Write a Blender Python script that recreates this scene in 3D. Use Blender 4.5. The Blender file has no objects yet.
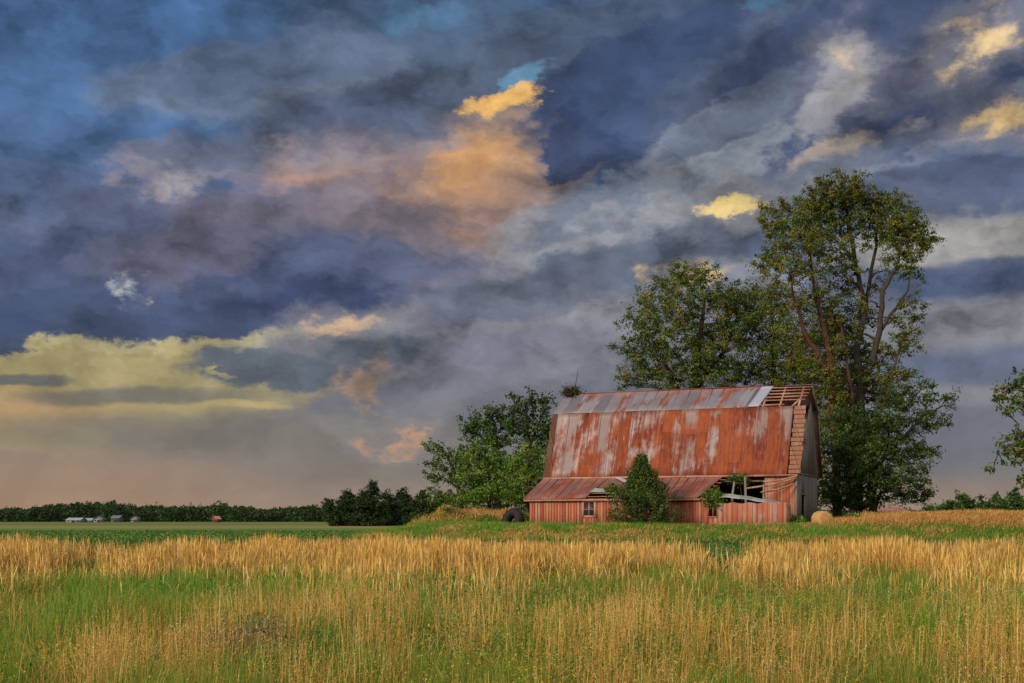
import bpy, bmesh, math, random
import numpy as np
R = math.radians
rng = np.random.default_rng(7)
random.seed(7)
SC = bpy.context.scene
COL = SC.collection

# ------------------------------------------------------------------ camera
F = 1250.0; HY = 519.0; CH = 1.7
cam = bpy.data.cameras.new("camera"); camo = bpy.data.objects.new("camera", cam); COL.objects.link(camo)
camo.location = (0, 0, CH); camo.rotation_euler = (R(90), 0, 0)
cam.sensor_width = 36; cam.lens = F / 1024 * 36
cam.shift_y = (HY - 341.5) / 1024
cam.clip_start = 0.1; cam.clip_end = 20000
SC.camera = camo
SC.render.resolution_x, SC.render.resolution_y = 1024, 683

def lin(r, g, b, a=1.0):
    def f(c):
        c /= 255.0
        return c / 12.92 if c <= 0.04045 else ((c + 0.055) / 1.055) ** 2.4
    return (f(r), f(g), f(b), a)

# ------------------------------------------------------------------ light
SUN_DIR = np.array([-0.62, -0.70, 0.36]); SUN_DIR /= np.linalg.norm(SUN_DIR)
SUN_EL = math.asin(SUN_DIR[2]); SUN_AZ = math.atan2(SUN_DIR[0], SUN_DIR[1])
sun = bpy.data.lights.new("sun", 'SUN'); suno = bpy.data.objects.new("sun", sun); COL.objects.link(suno)
sun.energy = 3.6; sun.angle = R(14); sun.color = (1.0, 0.84, 0.64)
from mathutils import Vector, Matrix
suno.rotation_euler = Vector(SUN_DIR).to_track_quat('Z', 'Y').to_euler()
suno.location = (-30, -30, 40)

SC.view_settings.view_transform = 'Standard'; SC.view_settings.look = 'None'
SC.view_settings.exposure = 0.0; SC.view_settings.gamma = 1.0
SC.view_settings.use_curve_mapping = False
SC.cycles.max_bounces = 6; SC.cycles.transparent_max_bounces = 6
SC.cycles.use_denoising = True

# ------------------------------------------------------------------ node helper
class S:
    """a socket with arithmetic"""
    def __init__(s, t, sock): s.t = t; s.s = sock
    def _m(s, op, *o):
        n = s.t.nodes.new('ShaderNodeMath'); n.operation = op
        for i, v in enumerate((s,) + o):
            if isinstance(v, S): s.t.links.new(v.s, n.inputs[i])
            else: n.inputs[i].default_value = v
        return S(s.t, n.outputs[0])
    def __add__(s, o): return s._m('ADD', o)
    __radd__ = __add__
    def __sub__(s, o): return s._m('SUBTRACT', o)
    def __mul__(s, o): return s._m('MULTIPLY', o)
    __rmul__ = __mul__
    def f(s, op, *o): return s._m(op, *o)
    def rng(s, a, b, c=0.0, d=1.0, smooth=True):
        n = s.t.nodes.new('ShaderNodeMapRange')
        n.interpolation_type = 'SMOOTHSTEP' if smooth else 'LINEAR'
        s.t.links.new(s.s, n.inputs['Value'])
        for k, v in (('From Min', a), ('From Max', b), ('To Min', c), ('To Max', d)): n.inputs[k].default_value = v
        return S(s.t, n.outputs[0])

def setin(t, sock, v):
    if isinstance(v, S): t.links.new(v.s, sock)
    elif v is not None: sock.default_value = v
def xyz(t, x, y, z):
    n = t.nodes.new('ShaderNodeCombineXYZ')
    for i, v in enumerate((x, y, z)): setin(t, n.inputs[i], v)
    return S(t, n.outputs[0])
def sep(t, v):
    n = t.nodes.new('ShaderNodeSeparateXYZ'); setin(t, n.inputs[0], v)
    return [S(t, o) for o in n.outputs]
def noise(t, v, scale, detail=4, rough=0.55, dist=0.0, color=False, dims='3D'):
    n = t.nodes.new('ShaderNodeTexNoise'); n.noise_dimensions = dims
    if v is not None: setin(t, n.inputs['Vector'], v)
    n.inputs['Scale'].default_value = scale; n.inputs['Detail'].default_value = detail
    n.inputs['Roughness'].default_value = rough; n.inputs['Distortion'].default_value = dist
    return S(t, n.outputs['Color' if color else 'Fac'])
def mix(t, fac, a, b, mode='MIX'):
    n = t.nodes.new('ShaderNodeMix'); n.data_type = 'RGBA'; n.blend_type = mode
    setin(t, n.inputs[0], fac); setin(t, n.inputs[6], a); setin(t, n.inputs[7], b)
    return S(t, n.outputs[2])
def ramp(t, v, stops):
    n = t.nodes.new('ShaderNodeValToRGB'); setin(t, n.inputs[0], v)
    e = n.color_ramp.elements
    while len(e) < len(stops): e.new(0.5)
    for k, (p, c) in zip(e, sorted(stops)): k.position = p; k.color = c
    return S(t, n.outputs[0])
def mapping(t, v, loc=(0, 0, 0), rot=(0, 0, 0), sc=(1, 1, 1), kind='POINT'):
    n = t.nodes.new('ShaderNodeMapping'); n.vector_type = kind; setin(t, n.inputs[0], v)
    n.inputs['Location'].default_value = loc; n.inputs['Rotation'].default_value = rot; n.inputs['Scale'].default_value = sc
    return S(t, n.outputs[0])

# ------------------------------------------------------------------ sky
def build_world():
    w = bpy.data.worlds.new("World"); SC.world = w; w.use_nodes = True
    w.cycles.sampling_method = 'MANUAL'; w.cycles.sample_map_resolution = 512
    t = w.node_tree; t.nodes.clear()
    out = t.nodes.new('ShaderNodeOutputWorld')
    sky = t.nodes.new('ShaderNodeTexSky'); sky.sky_type = 'NISHITA'; sky.sun_disc = False
    sky.sun_elevation = SUN_EL; sky.sun_rotation = SUN_AZ; sky.dust_density = 3
    b1 = t.nodes.new('ShaderNodeBackground'); b1.inputs[1].default_value = 0.10
    t.links.new(sky.outputs[0], b1.inputs[0])
    tc = t.nodes.new('ShaderNodeTexCoord')
    d = S(t, tc.outputs['Generated'])
    x, y, z = sep(t, d)
    az = x.f('ARCTAN2', y); el = z.f('ARCSINE')
    dd = xyz(t, x, y, z * 1.7)                        # clouds are flatter than wide
    n1 = noise(t, dd, 6.0, 4, 0.58, 0.0, True)
    n2 = noise(t, mapping(t, dd, (3, 1, 2)), 22.0, 6, 0.66, 0.0, True)
    a1, e1, k1 = sep(t, n1); a2, e2, k2 = sep(t, n2)
    wa = az + (a1 - 0.5) * 0.13 + (a2 - 0.5) * 0.075
    we = el + (e1 - 0.5) * 0.085 + (e2 - 0.5) * 0.052
    p_soft = (az + (a1 - 0.5) * 0.10 + (a2 - 0.5) * 0.03, el + (e1 - 0.5) * 0.022 + (e2 - 0.5) * 0.010)
    p_rag = (az + (a1 - 0.5) * 0.07 + (a2 - 0.5) * 0.08, el + (e1 - 0.5) * 0.018 + (e2 - 0.5) * 0.040)
    brk = noise(t, mapping(t, xyz(t, x, y, z * 1.5), (1, 5, 2)), 34.0, 5, 0.62).rng(0.38, 0.62)
    def angles(px, py):
        A = math.atan((px - 512) / F)
        return A, math.atan((HY - py) / F * math.cos(A))
    def blob(px, py, rx, ry, rot=0.0, lo=0.0, hi=0.75, src=None, br=False):
        A, E = angles(px, py); ca, sa = math.cos(R(rot)), math.sin(R(rot)); X, Y_ = src or (wa, we)
        kx, ky = F / (rx * 1.15), F / (ry * 1.15)
        def row(i, j, k): return X.f('MULTIPLY_ADD', i, Y_.f('MULTIPLY_ADD', j, k))
        uu = row(ca * kx, sa * kx, -(A * ca + E * sa) * kx); vv = row(-sa * ky, ca * ky, (A * sa - E * ca) * ky)
        m = uu.f('MULTIPLY_ADD', uu, vv * vv).rng((1 - lo) ** 2, (1 - hi) ** 2)
        return m * brk if br else m
    H = lambda py: math.atan((HY - py) / F)
    span = 0.6
    c = ramp(t, (we * 0.3 + el * 0.7).rng(-0.02, span, 0, 1, False), [((H(q) + 0.02) / (span + 0.02), lin(*k)) for q, k in (
        (519, (160, 138, 118)), (497, (146, 130, 119)), (460, (128, 121, 115)), (425, (115, 113, 115)), (380, (100, 103, 120)),
        (300, (92, 99, 124)), (200, (84, 98, 127)), (100, (74, 98, 134)), (0, (64, 96, 140)))] + [(1.0, lin(66, 84, 112))])
    # billowing relief: cloud thickness compared with itself a step towards the light
    warp = xyz(t, x + (a2 - 0.5) * 0.05, y + (k2 - 0.5) * 0.05, z * 1.6 + (e2 - 0.5) * 0.05)
    off = (0.016, -0.003, -0.026)
    def dens(v): return noise(t, v, 11.0, 7, 0.57)
    rel = dens(warp) - dens(mapping(t, warp, off))
    def lay(col, fac, m):
        nonlocal c
        c = mix(t, m * fac, c, lin(*col))
    L_ = lambda col, fac, *a, **k: lay(col, fac, blob(*a, **k))
    # wide masses
    L_((68, 99, 140), .7, 110, 60, 380, 150)
    L_((90, 98, 128), .5, 180, 260, 300, 70)
    L_((78, 94, 116), .75, 430, 50, 210, 90)
    L_((118, 118, 132), .5, 620, 260, 190, 70, 20)
    L_((126, 134, 146), .8, 720, 165, 250, 62, 28)
    L_((124, 127, 138), .5, 560, 330, 190, 60)
    L_((116, 116, 124), .5, 500, 400, 200, 60)
    L_((176, 140, 110), .45, 0, 500, 260, 60, 0, src=p_soft)
    # warm belly light
    L_((128, 115, 124), .5, 250, 226, 230, 40, 14, 0.05, 0.5)
    L_((150, 134, 134), .6, 150, 190, 80, 22, 10, 0.05, 0.5, br=True)
    L_((146, 124, 118), .6, 455, 178, 160, 62, 15, 0, .7)
    L_((174, 136, 114), .75, 330, 162, 80, 30, 12, 0.05, .6)
    L_((116, 108, 118), .5, 420, 222, 120, 50, 0, .05, .5)
    L_((200, 150, 98), .9, 500, 148, 108, 58, 18, 0.03, .55)
    L_((172, 136, 116), .6, 520, 205, 66, 40, 0, .05, .6)
    L_((244, 188, 104), .95, 500, 98, 40, 16, 10, .05, .5)
    # the dark bodies: a paler rim first, then the crisp body
    def body(col, rim, fac, px, py, rx, ry, rot=0.0, k=1.22, crisp=.24, dx=-10, dy=10, src=None):
        L_(rim, .6, px + dx, py + dy, rx * k, ry * k, rot, .05, .5, src=src)
        L_(col, fac, px, py, rx, ry, rot, .04, crisp, src=src)
    body((70, 84, 110), (104, 112, 128), .85, 700, 46, 250, 62, 4, crisp=.5)
    body((56, 72, 104), (120, 118, 126), .95, 636, 100, 130, 74, 22, k=1.12)
    body((50, 66, 98), (150, 128, 116), .92, 572, 146, 50, 36, 0, k=1.15)
    body((60, 72, 102), (110, 116, 130), .9, 930, 26, 230, 56, 10)
    body((56, 70, 102), (150, 152, 156), .95, 905, 112, 135, 42, 20, dx=-20, dy=12)
    L_((146, 148, 154), .8, 838, 86, 30, 56, -18, .05, .5)
    L_((124, 130, 140), .6, 760, 205, 170, 30, 18)
    body((84, 94, 116), (132, 134, 142), .75, 640, 262, 150, 36, 6, crisp=.4)
    body((80, 90, 114), (136, 138, 144), .85, 960, 198, 150, 30, 4, crisp=.4)
    body((76, 88, 116), (112, 118, 132), .6, 380, 112, 120, 40, 10, crisp=.5)
    body((78, 90, 120), (112, 112, 128), .6, 60, 232, 130, 26, 8, crisp=.4)
    body((84, 92, 118), (124, 120, 130), .6, 330, 262, 150, 26, 8, crisp=.4)
    body((86, 94, 116), (130, 126, 130), .6, 480, 300, 130, 26, 6, crisp=.4)
    body((86, 98, 118), (150, 152, 156), .8, 720, 120, 70, 26, 24, k=1.25, crisp=.3)
    body((92, 102, 120), (146, 146, 150), .7, 600, 215, 80, 24, 14, k=1.3, crisp=.3)
    body((70, 84, 112), (140, 142, 150), .75, 800, 240, 90, 24, 8, k=1.25, crisp=.3)
    body((78, 94, 122), (118, 124, 138), .6, 270, 60, 130, 34, 12, k=1.2, crisp=.35)
    body((84, 98, 124), (140, 128, 130), .6, 210, 150, 70, 20, 14, k=1.3, crisp=.3)
    L_((104, 148, 178), .8, 522, 76, 34, 18, 30, .05, .5, src=p_rag)
    L_((244, 190, 108), .95, 502, 99, 44, 12, 10, .05, .5, src=p_rag)
    L_((72, 85, 116), .5, 1010, 160, 90, 60)
    # right-hand bands
    L_((158, 154, 150), .9, 985, 246, 170, 26, 0, .05, .5, src=p_soft)
    L_((76, 88, 118), .9, 995, 280, 150, 19, 0, .05, .4, src=p_soft)
    L_((140, 140, 146), .8, 985, 324, 160, 28, 2, .05, .6, src=p_soft)
    L_((98, 108, 130), .75, 990, 366, 150, 20, 0, src=p_soft)
    L_((136, 136, 142), .65, 985, 396, 150, 12, 0, src=p_soft)
    L_((106, 114, 132), .6, 960, 440, 200, 40, 0, src=p_soft)
    L_((138, 138, 142), .5, 700, 330, 190, 50)
    # yellow clearing low on the left, under a ragged dark edge
    yel = blob(60, 368, 250, 80, 2, 0.05, 0.40, src=p_rag)
    lay((166, 151, 104), .95, yel)
    L_((176, 142, 102), .7, 10, 410, 150, 26, 0, src=p_soft)
    L_((92, 94, 100), .85, 30, 378, 60, 6, 0, 0, .5, src=p_soft)
    L_((106, 104, 102), .8, 150, 396, 130, 9, 2, 0, .6, src=p_soft)
    L_((120, 114, 108), .8, 230, 432, 280, 22, 0, src=p_soft)
    body((92, 100, 114), (150, 140, 112), .95, 310, 356, 120, 30, 6, k=1.08, crisp=.25, src=p_rag)
    L_((200, 186, 130), .75, 150, 334, 170, 18, 3, .05, .6, src=p_rag)
    body((60, 72, 104), (84, 92, 112), .97, 80, 292, 290, 44, 2, k=1.0, crisp=.16, src=p_rag)
    L_((80, 90, 120), .85, 110, 262, 330, 34, 4, 0, .5)
    L_((116, 108, 120), .5, 240, 240, 160, 24, 12, 0, .5)
    L_((58, 70, 102), .97, -10, 336, 56, 18, 0, .05, .25, src=p_rag)
    L_((176, 160, 110), .9, 225, 372, 30, 6, br=True)
    L_((182, 160, 108), .75, 245, 404, 44, 5, 0, src=p_soft)
    # gaps that catch the sun
    for q in ((962, 50, 80, 40, 30), (1000, 122, 80, 34, 8), (735, 208, 70, 22, 12), (390, 428, 90, 22, -6), (345, 322, 80, 26, 6), (840, 80, 50, 56, -15)): L_((146, 140, 140), .45, *q, lo=0, hi=.8)
    L_((84, 130, 164), .4, 405, 4, 40, 14)
    L_((84, 136, 170), .5, 755, 2, 26, 10)
    L_((222, 190, 138), .85, 962, 48, 46, 22, 30, br=True)
    L_((222, 186, 122), .85, 1005, 120, 46, 20, 8, br=True)
    L_((198, 174, 142), .85, 840, 76, 20, 32, -20, br=True)
    L_((242, 212, 138), .95, 735, 207, 32, 8, 8, 0, .6, src=p_rag)
    L_((216, 184, 124), .9, 676, 280, 34, 16, 10, br=True)
    L_((196, 164, 132), .95, 342, 318, 38, 14, br=True)
    L_((190, 190, 186), .85, 131, 280, 20, 15, 40, br=True)
    L_((172, 140, 118), .8, 358, 380, 34, 22, 30, br=True)
    L_((196, 152, 118), .8, 393, 432, 44, 10, -8, br=True)
    L_((176, 156, 138), .7, 850, 148, 60, 12, 15, br=True)
    L_((156, 150, 150), .6, 190, 182, 50, 14, 25, br=True)
    L_((150, 150, 154), .7, 520, 245, 40, 26, 40, br=True)
    L_((150, 148, 150), .6, 640, 215, 110, 16, 25, br=True)
    L_((150, 150, 152), .6, 740, 178, 120, 12, 28, br=True)
    shade = rel.rng(-0.20, 0.20, 0.46, 1.54, False)
    amt = el.rng(0.04, 0.15, 0.2, 1.0)
    grey = xyz(t, shade, shade, shade)
    c = mix(t, amt, c, mix(t, 1.0, c, grey, 'MULTIPLY'))
    # unseen sky behind the camera, brightened to add soft warm fill on the barn
    back = (y * -1.0).rng(-0.2, 0.8) * z.rng(0.0, 0.35)
    c = mix(t, back, c, (1.25, 1.05, 0.85, 1))
    up = z.rng(0.45, 0.9)
    c = mix(t, up * 0.8, c, (0.50, 0.54, 0.62, 1))
    b2 = t.nodes.new('ShaderNodeBackground'); b2.inputs[1].default_value = 1.0
    t.links.new(c.s, b2.inputs[0])
    ms = t.nodes.new('ShaderNodeMixShader')
    cov = yel.rng(0, 1, 0.97, 0.93)
    t.links.new(cov.s, ms.inputs[0]); t.links.new(b1.outputs[0], ms.inputs[1]); t.links.new(b2.outputs[0], ms.inputs[2])
    t.links.new(ms.outputs[0], out.inputs[0])
build_world()

# ------------------------------------------------------------------ tagging
def tag(o, label=None, cat=None, group=None, kind=None):
    if label: o['label'] = label
    if cat: o['category'] = cat
    if group: o['group'] = group
    if kind: o['kind'] = kind
    return o
def empty(name, loc=(0, 0, 0), rz=0.0):
    o = bpy.data.objects.new(name, None); COL.objects.link(o)
    o.location = loc; o.rotation_euler = (0, 0, rz); o.empty_display_size = 0.3
    return o
def P(px, py, Y): return np.array([(px - 512) / F * Y, Y, CH + (HY - py) / F * Y])

# ------------------------------------------------------------------ mesh helper
class MB:
    def __init__(s): s.v = []; s.q = []; s.c = []; s.uv = []; s.n = 0
    def add(s, v, q, c=None, uv=None):
        v = np.asarray(v, float).reshape(-1, 3); q = np.asarray(q, int).reshape(-1, 4)
        s.v.append(v); s.q.append(q + s.n); s.n += len(v)
        if c is None: c = np.ones(3)
        s.c.append(np.broadcast_to(np.asarray(c, float), (len(v), 3)))
        s.uv.append(np.zeros((len(v), 2)) if uv is None else np.asarray(uv, float))
    def box(s, x0, x1, y0, y1, z0, z1, c=None, M=None):
        v = np.array([[x, y, z] for x in (x0, x1) for y in (y0, y1) for z in (z0, z1)], float)
        if M is not None: v = v @ np.asarray(M)[:3, :3].T + np.asarray(M)[:3, 3]
        s.add(v, [[0, 1, 3, 2], [4, 6, 7, 5], [0, 4, 5, 1], [2, 3, 7, 6], [0, 2, 6, 4], [1, 5, 7, 3]], c)
    def beam(s, a, b, w, h, up=(0, 0, 1), c=None):
        a = np.array(a, float); b = np.array(b, float); d = b - a; l = np.linalg.norm(d); d /= l
        up = np.array(up, float); sd = np.cross(d, up); sd /= np.linalg.norm(sd); u2 = np.cross(sd, d)
        v = [a + sd * i * w / 2 + u2 * k * h / 2 + d * j * l for i in (-1, 1) for j in (0, 1) for k in (-1, 1)]
        s.add(v, [[0, 1, 3, 2], [4, 6, 7, 5], [0, 4, 5, 1], [2, 3, 7, 6], [0, 2, 6, 4], [1, 5, 7, 3]], c)
    def tube(s, pts, rad, sides=7, c=None, cap=True):
        pts = np.asarray(pts, float); n = len(pts); rad = np.broadcast_to(np.asarray(rad, float), (n,))
        tang = np.gradient(pts, axis=0); tang /= np.linalg.norm(tang, axis=1)[:, None] + 1e-9
        ref = np.array([1, 0, 0.]) if abs(tang[0][0]) < 0.8 else np.array([0, 1, 0.])
        V = []; an = np.linspace(0, 2 * math.pi, sides, endpoint=False)
        for i in range(n):
            u = np.cross(tang[i], ref); u /= np.linalg.norm(u) + 1e-9; w = np.cross(tang[i], u)
            V.append(pts[i] + rad[i] * (np.cos(an)[:, None] * u + np.sin(an)[:, None] * w))
        q = [[i * sides + j, i * sides + (j + 1) % sides, (i + 1) * sides + (j + 1) % sides, (i + 1) * sides + j] for i in range(n - 1) for j in range(sides)]
        s.add(np.concatenate(V), q, c)
    def sheet(s, A, B, C, D, nu, nv, th, sag=0.0, c=None, seed=0):
        """a bent plate: A-B its top edge, D-C its lower edge; uv in metres"""
        A, B, C, D = (np.array(k, float) for k in (A, B, C, D))
        r = np.random.default_rng(seed)
        nrm = np.cross(B - A, D - A); nrm /= np.linalg.norm(nrm)
        lu = np.linalg.norm(B - A); lv = np.linalg.norm(D - A)
        uu, vv = np.meshgrid(np.linspace(0, 1, nu + 1), np.linspace(0, 1, nv + 1))
        uu, vv = uu.ravel()[:, None], vv.ravel()[:, None]
        p = (A * (1 - uu) + B * uu) * (1 - vv) + (D * (1 - uu) + C * uu) * vv
        if sag:
            ph = r.random(6) * 6.28
            off = np.sin(uu * 7 + ph[0]) * .5 + np.sin(uu * 17 + vv * 3 + ph[1]) * .35 + np.sin(vv * 5 + uu * 9 + ph[2]) * .4 + (r.random((len(uu), 1)) - .5) * .35
            p = p + nrm * off * sag
        uv = np.concatenate([uu * lu, vv * lv], 1)
        n = len(p); I = np.arange(n).reshape(nv + 1, nu + 1)
        top = np.stack([I[:-1, :-1], I[:-1, 1:], I[1:, 1:], I[1:, :-1]], -1).reshape(-1, 4)
        q = [top, top[:, ::-1] + n]
        for row in (I[0], I[-1], I[:, 0], I[:, -1]):
            q.append(np.stack([row[:-1], row[1:], row[1:] + n, row[:-1] + n], -1))
        s.add(np.concatenate([p, p - nrm * th]), np.concatenate(q), c, np.concatenate([uv, uv]))
        return nrm
    def build(s, name, mat, parent=None, smooth=False, loc=None):
        v = np.concatenate(s.v); q = np.concatenate(s.q); c = np.concatenate(s.c); uv = np.concatenate(s.uv)
        me = bpy.data.meshes.new(name); me.vertices.add(len(v)); me.vertices.foreach_set('co', v.astype(np.float32).ravel())
        me.loops.add(q.size); me.loops.foreach_set('vertex_index', q.astype(np.int32).ravel())
        me.polygons.add(len(q)); me.polygons.foreach_set('loop_start', np.arange(0, q.size, 4, dtype=np.int32))
        if smooth: me.polygons.foreach_set('use_smooth', np.ones(len(q), bool))
        at = me.color_attributes.new('Col', 'FLOAT_COLOR', 'POINT')
        at.data.foreach_set('color', np.concatenate([c, np.ones((len(c), 1))], 1).astype(np.float32).ravel())
        ul = me.uv_layers.new(name='UVMap'); ul.data.foreach_set('uv', uv[q.ravel()].astype(np.float32).ravel())
        me.update(calc_edges=True); me.validate()
        me.materials.append(mat)
        o = bpy.data.objects.new(name, me); COL.objects.link(o)
        if parent is not None: o.parent = parent
        if loc is not None: o.location = loc
        return o

# ------------------------------------------------------------------ materials
def newmat(name):
    m = bpy.data.materials.new(name); m.use_nodes = True; t = m.node_tree
    b = t.nodes['Principled BSDF']; b.inputs['Specular IOR Level'].default_value = 0.25
    return m, t, b
def attr(t, n='Col'):
    a = t.nodes.new('ShaderNodeAttribute'); a.attribute_name = n; return S(t, a.outputs['Color'])
def obco(t): return S(t, t.nodes.new('ShaderNodeTexCoord').outputs['Object'])
def uvco(t): return S(t, t.nodes.new('ShaderNodeTexCoord').outputs['UV'])
def bump(t, b, h, strength=0.4, dist=0.02):
    n = t.nodes.new('ShaderNodeBump'); n.inputs['Strength'].default_value = strength; n.inputs['Distance'].default_value = dist
    setin(t, n.inputs['Height'], h); t.links.new(n.outputs[0], b.inputs['Normal'])
def mat_leaf(name, trans=0.35):
    m, t, b = newmat(name)
    col = attr(t)
    setin(t, b.inputs['Base Color'], col); b.inputs['Roughness'].default_value = 0.6; b.inputs['Specular IOR Level'].default_value = 0.15
    tr = t.nodes.new('ShaderNodeBsdfTranslucent'); setin(t, tr.inputs[0], col)
    ms = t.nodes.new('ShaderNodeMixShader'); ms.inputs[0].default_value = trans
    t.links.new(b.outputs[0], ms.inputs[1]); t.links.new(tr.outputs[0], ms.inputs[2])
    t.links.new(ms.outputs[0], t.nodes['Material Output'].inputs[0]); return m
M_LEAF = mat_leaf('leaf', 0.3); M_GRASS = mat_leaf('grass_blade', 0.4)
def mat_bark(name, c1, c2):
    m, t, b = newmat(name); o = obco(t)
    n = noise(t, mapping(t, o, sc=(6, 6, 1.5)), 2.0, 6, 0.65)
    setin(t, b.inputs['Base Color'], ramp(t, n, [(0.3, c1), (0.7, c2)])); b.inputs['Roughness'].default_value = 0.9
    bump(t, b, n, 0.6, 0.05); return m
M_BARK = mat_bark('bark', (0.02, 0.016, 0.014, 1), (0.07, 0.055, 0.045, 1))
M_REDBARK = mat_bark('red_bark', (0.03, 0.014, 0.011, 1), (0.095, 0.042, 0.03, 1))
def mat_wood(name, stops, wear, plank=0.22, along='x'):
    """vertical boards: every board its own tone, grain, worn grey patches"""
    m, t, b = newmat(name); o = obco(t); x, y, z = sep(t, o)
    ax = x if along == 'x' else (y if along == 'y' else x + y)
    k = (ax * (1 / plank)).f('FLOOR')
    wn = t.nodes.new('ShaderNodeTexWhiteNoise'); wn.noise_dimensions = '1D'; setin(t, wn.inputs['W'], k)
    r = S(t, wn.outputs[0])
    grain = noise(t, mapping(t, o, sc=(14, 14, 0.9)), 2.2, 6, 0.65)
    patch = noise(t, mapping(t, o, sc=(1.6, 1.6, 0.5)), 1.1, 5, 0.6)
    c = ramp(t, (r * 0.40 + grain * 0.62), stops)
    c = mix(t, (patch + (r - 0.5) * 0.24 + (grain - 0.5) * 0.5).rng(0.47, 0.68) * 0.85, c, wear)
    fr = (ax * (1 / plank)).f('FRACT')
    gap = fr.rng(0.0, 0.09).f('MINIMUM', fr.rng(1.0, 0.91))
    setin(t, b.inputs['Base Color'], c); b.inputs['Roughness'].default_value = 0.85
    bump(t, b, gap * 1.0 + grain * 0.35, 0.8, 0.025); return m
M_REDWOOD = mat_wood('red_boards', [(0.12, (0.15, 0.034, 0.022, 1)), (0.4, (0.30, 0.078, 0.042, 1)), (0.8, (0.42, 0.16, 0.095, 1))], (0.33, 0.20, 0.155, 1), 0.24)
M_PALEWOOD = mat_wood('faded_red_boards', [(0.15, (0.22, 0.06, 0.045, 1)), (0.5, (0.36, 0.12, 0.075, 1)), (0.85, (0.42, 0.21, 0.13, 1))], (0.30, 0.23, 0.20, 1), 0.36)
M_GREYWOOD = mat_wood('grey_boards', [(0.1, (0.08, 0.078, 0.075, 1)), (0.5, (0.18, 0.172, 0.165, 1)), (0.9, (0.30, 0.285, 0.27, 1))], (0.13, 0.122, 0.118, 1), 0.26, 'y')
M_BEAM = mat_wood('weathered_beam', [(0.1, (0.24, 0.105, 0.075, 1)), (0.9, (0.46, 0.24, 0.17, 1))], (0.38, 0.25, 0.21, 1), 0.9, 'xy')
M_RUSTBOARD = mat_wood('brown_board', [(0.1, (0.09, 0.04, 0.03, 1)), (0.9, (0.22, 0.10, 0.075, 1))], (0.16, 0.10, 0.085, 1), 0.9, 'xy')
M_DARKBEAM = mat_wood('old_grey_timber', [(0.1, (0.10, 0.085, 0.07, 1)), (0.9, (0.26, 0.22, 0.18, 1))], (0.2, 0.18, 0.15, 1), 0.9, 'xy')

def mat_tin(name, grey, grey2, rust, rust2, bias, du=0.0, dv=0.0, sheetw=0.95, edge=0.0, length=20.0, vh=6.0):
    """galvanised sheets going to rust: whole sheets differ, streaks run down the slope"""
    m, t, b = newmat(name); uv = uvco(t); u, v, _ = sep(t, uv)
    k = (u * (1 / sheetw)).f('FLOOR'); row = (v * (1 / 2.9) + noise(t, xyz(t, k, 0.0, 0.0), 3.3, 0) * 0.6).f('FLOOR')
    wn = t.nodes.new('ShaderNodeTexWhiteNoise'); wn.noise_dimensions = '1D'; setin(t, wn.inputs['W'], k)
    wn2 = t.nodes.new('ShaderNodeTexWhiteNoise'); wn2.noise_dimensions = '2D'; setin(t, wn2.inputs['Vector'], xyz(t, k, row, 0.0))
    r1 = S(t, wn.outputs[0]); r2 = S(t, wn2.outputs[0])
    st = noise(t, mapping(t, uv, sc=(3.2, 0.22, 1)), 1.0, 8, 0.68, 0.15)
    st2 = noise(t, mapping(t, uv, sc=(15.0, 0.8, 1)), 1.0, 6, 0.7)
    bl = noise(t, mapping(t, uv, sc=(0.55, 0.34, 1)), 1.0, 6, 0.62)
    f = (st - 0.5) * 1.6 + (st2 - 0.5) * 0.45 + (bl - 0.5) * 2.7 + (r1 - 0.5) * 0.5 + (r2 - 0.5) * 0.14 + u * (du / length) + v * (dv / vh) + bias
    fac = f.rng(-0.26, 0.34)
    rs = noise(t, mapping(t, uv, sc=(3.0, 0.6, 1)), 1.3, 7, 0.7)
    cr = ramp(t, rs + (r2 - 0.5) * 0.25, [(0.30, rust), (0.68, rust2)])
    cg = ramp(t, (st2 * 0.6 + r1 * 0.5), [(0.3, grey2), (0.75, grey)])
    c = mix(t, fac, cg, cr)
    if edge:
        c = mix(t, (v + (st2 - 0.5) * 1.0).rng(0.75, 0.05) * edge, c, rust2)
    fr = (u * (1 / sheetw)).f('FRACT'); seam = fr.rng(0.0, 0.035).f('MINIMUM', fr.rng(1.0, 0.965))
    c = mix(t, (seam * -1.0 + 1.0) * 0.35, c, rust)
    setin(t, b.inputs['Base Color'], c)
    setin(t, b.inputs['Roughness'], fac.rng(0, 1, 0.5, 0.88)); 
    b.inputs['Specular IOR Level'].default_value = 0.3
    corr = (u * (2 * math.pi / 0.19)).f('SINE')
    bump(t, b, corr * 0.25 + st2 * 0.3 + seam * 0.3, 0.45, 0.03)
    return m
M_TIN_LOW = mat_tin('rusty_tin', (0.33, 0.295, 0.31, 1), (0.19, 0.14, 0.143, 1), (0.10, 0.015, 0.007, 1), (0.26, 0.066, 0.024, 1), -0.06, 0.40, 0.20)
M_TIN_UP = mat_tin('grey_tin', (0.20, 0.205, 0.25, 1), (0.105, 0.105, 0.135, 1), (0.10, 0.028, 0.02, 1), (0.22, 0.085, 0.06, 1), -0.14, 0.04, -0.05, edge=0.8, vh=3)
M_TIN_LEAN = mat_tin('dark_red_tin', (0.22, 0.12, 0.11, 1), (0.15, 0.075, 0.07, 1), (0.12, 0.032, 0.022, 1), (0.24, 0.075, 0.045, 1), 0.05, 0, 0, 0.7)
M_TIN_NEW = mat_tin('clean_tin', (0.29, 0.31, 0.40, 1), (0.24, 0.26, 0.34, 1), (0.2, 0.06, 0.03, 1), (0.3, 0.12, 0.07, 1), -0.62)
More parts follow.
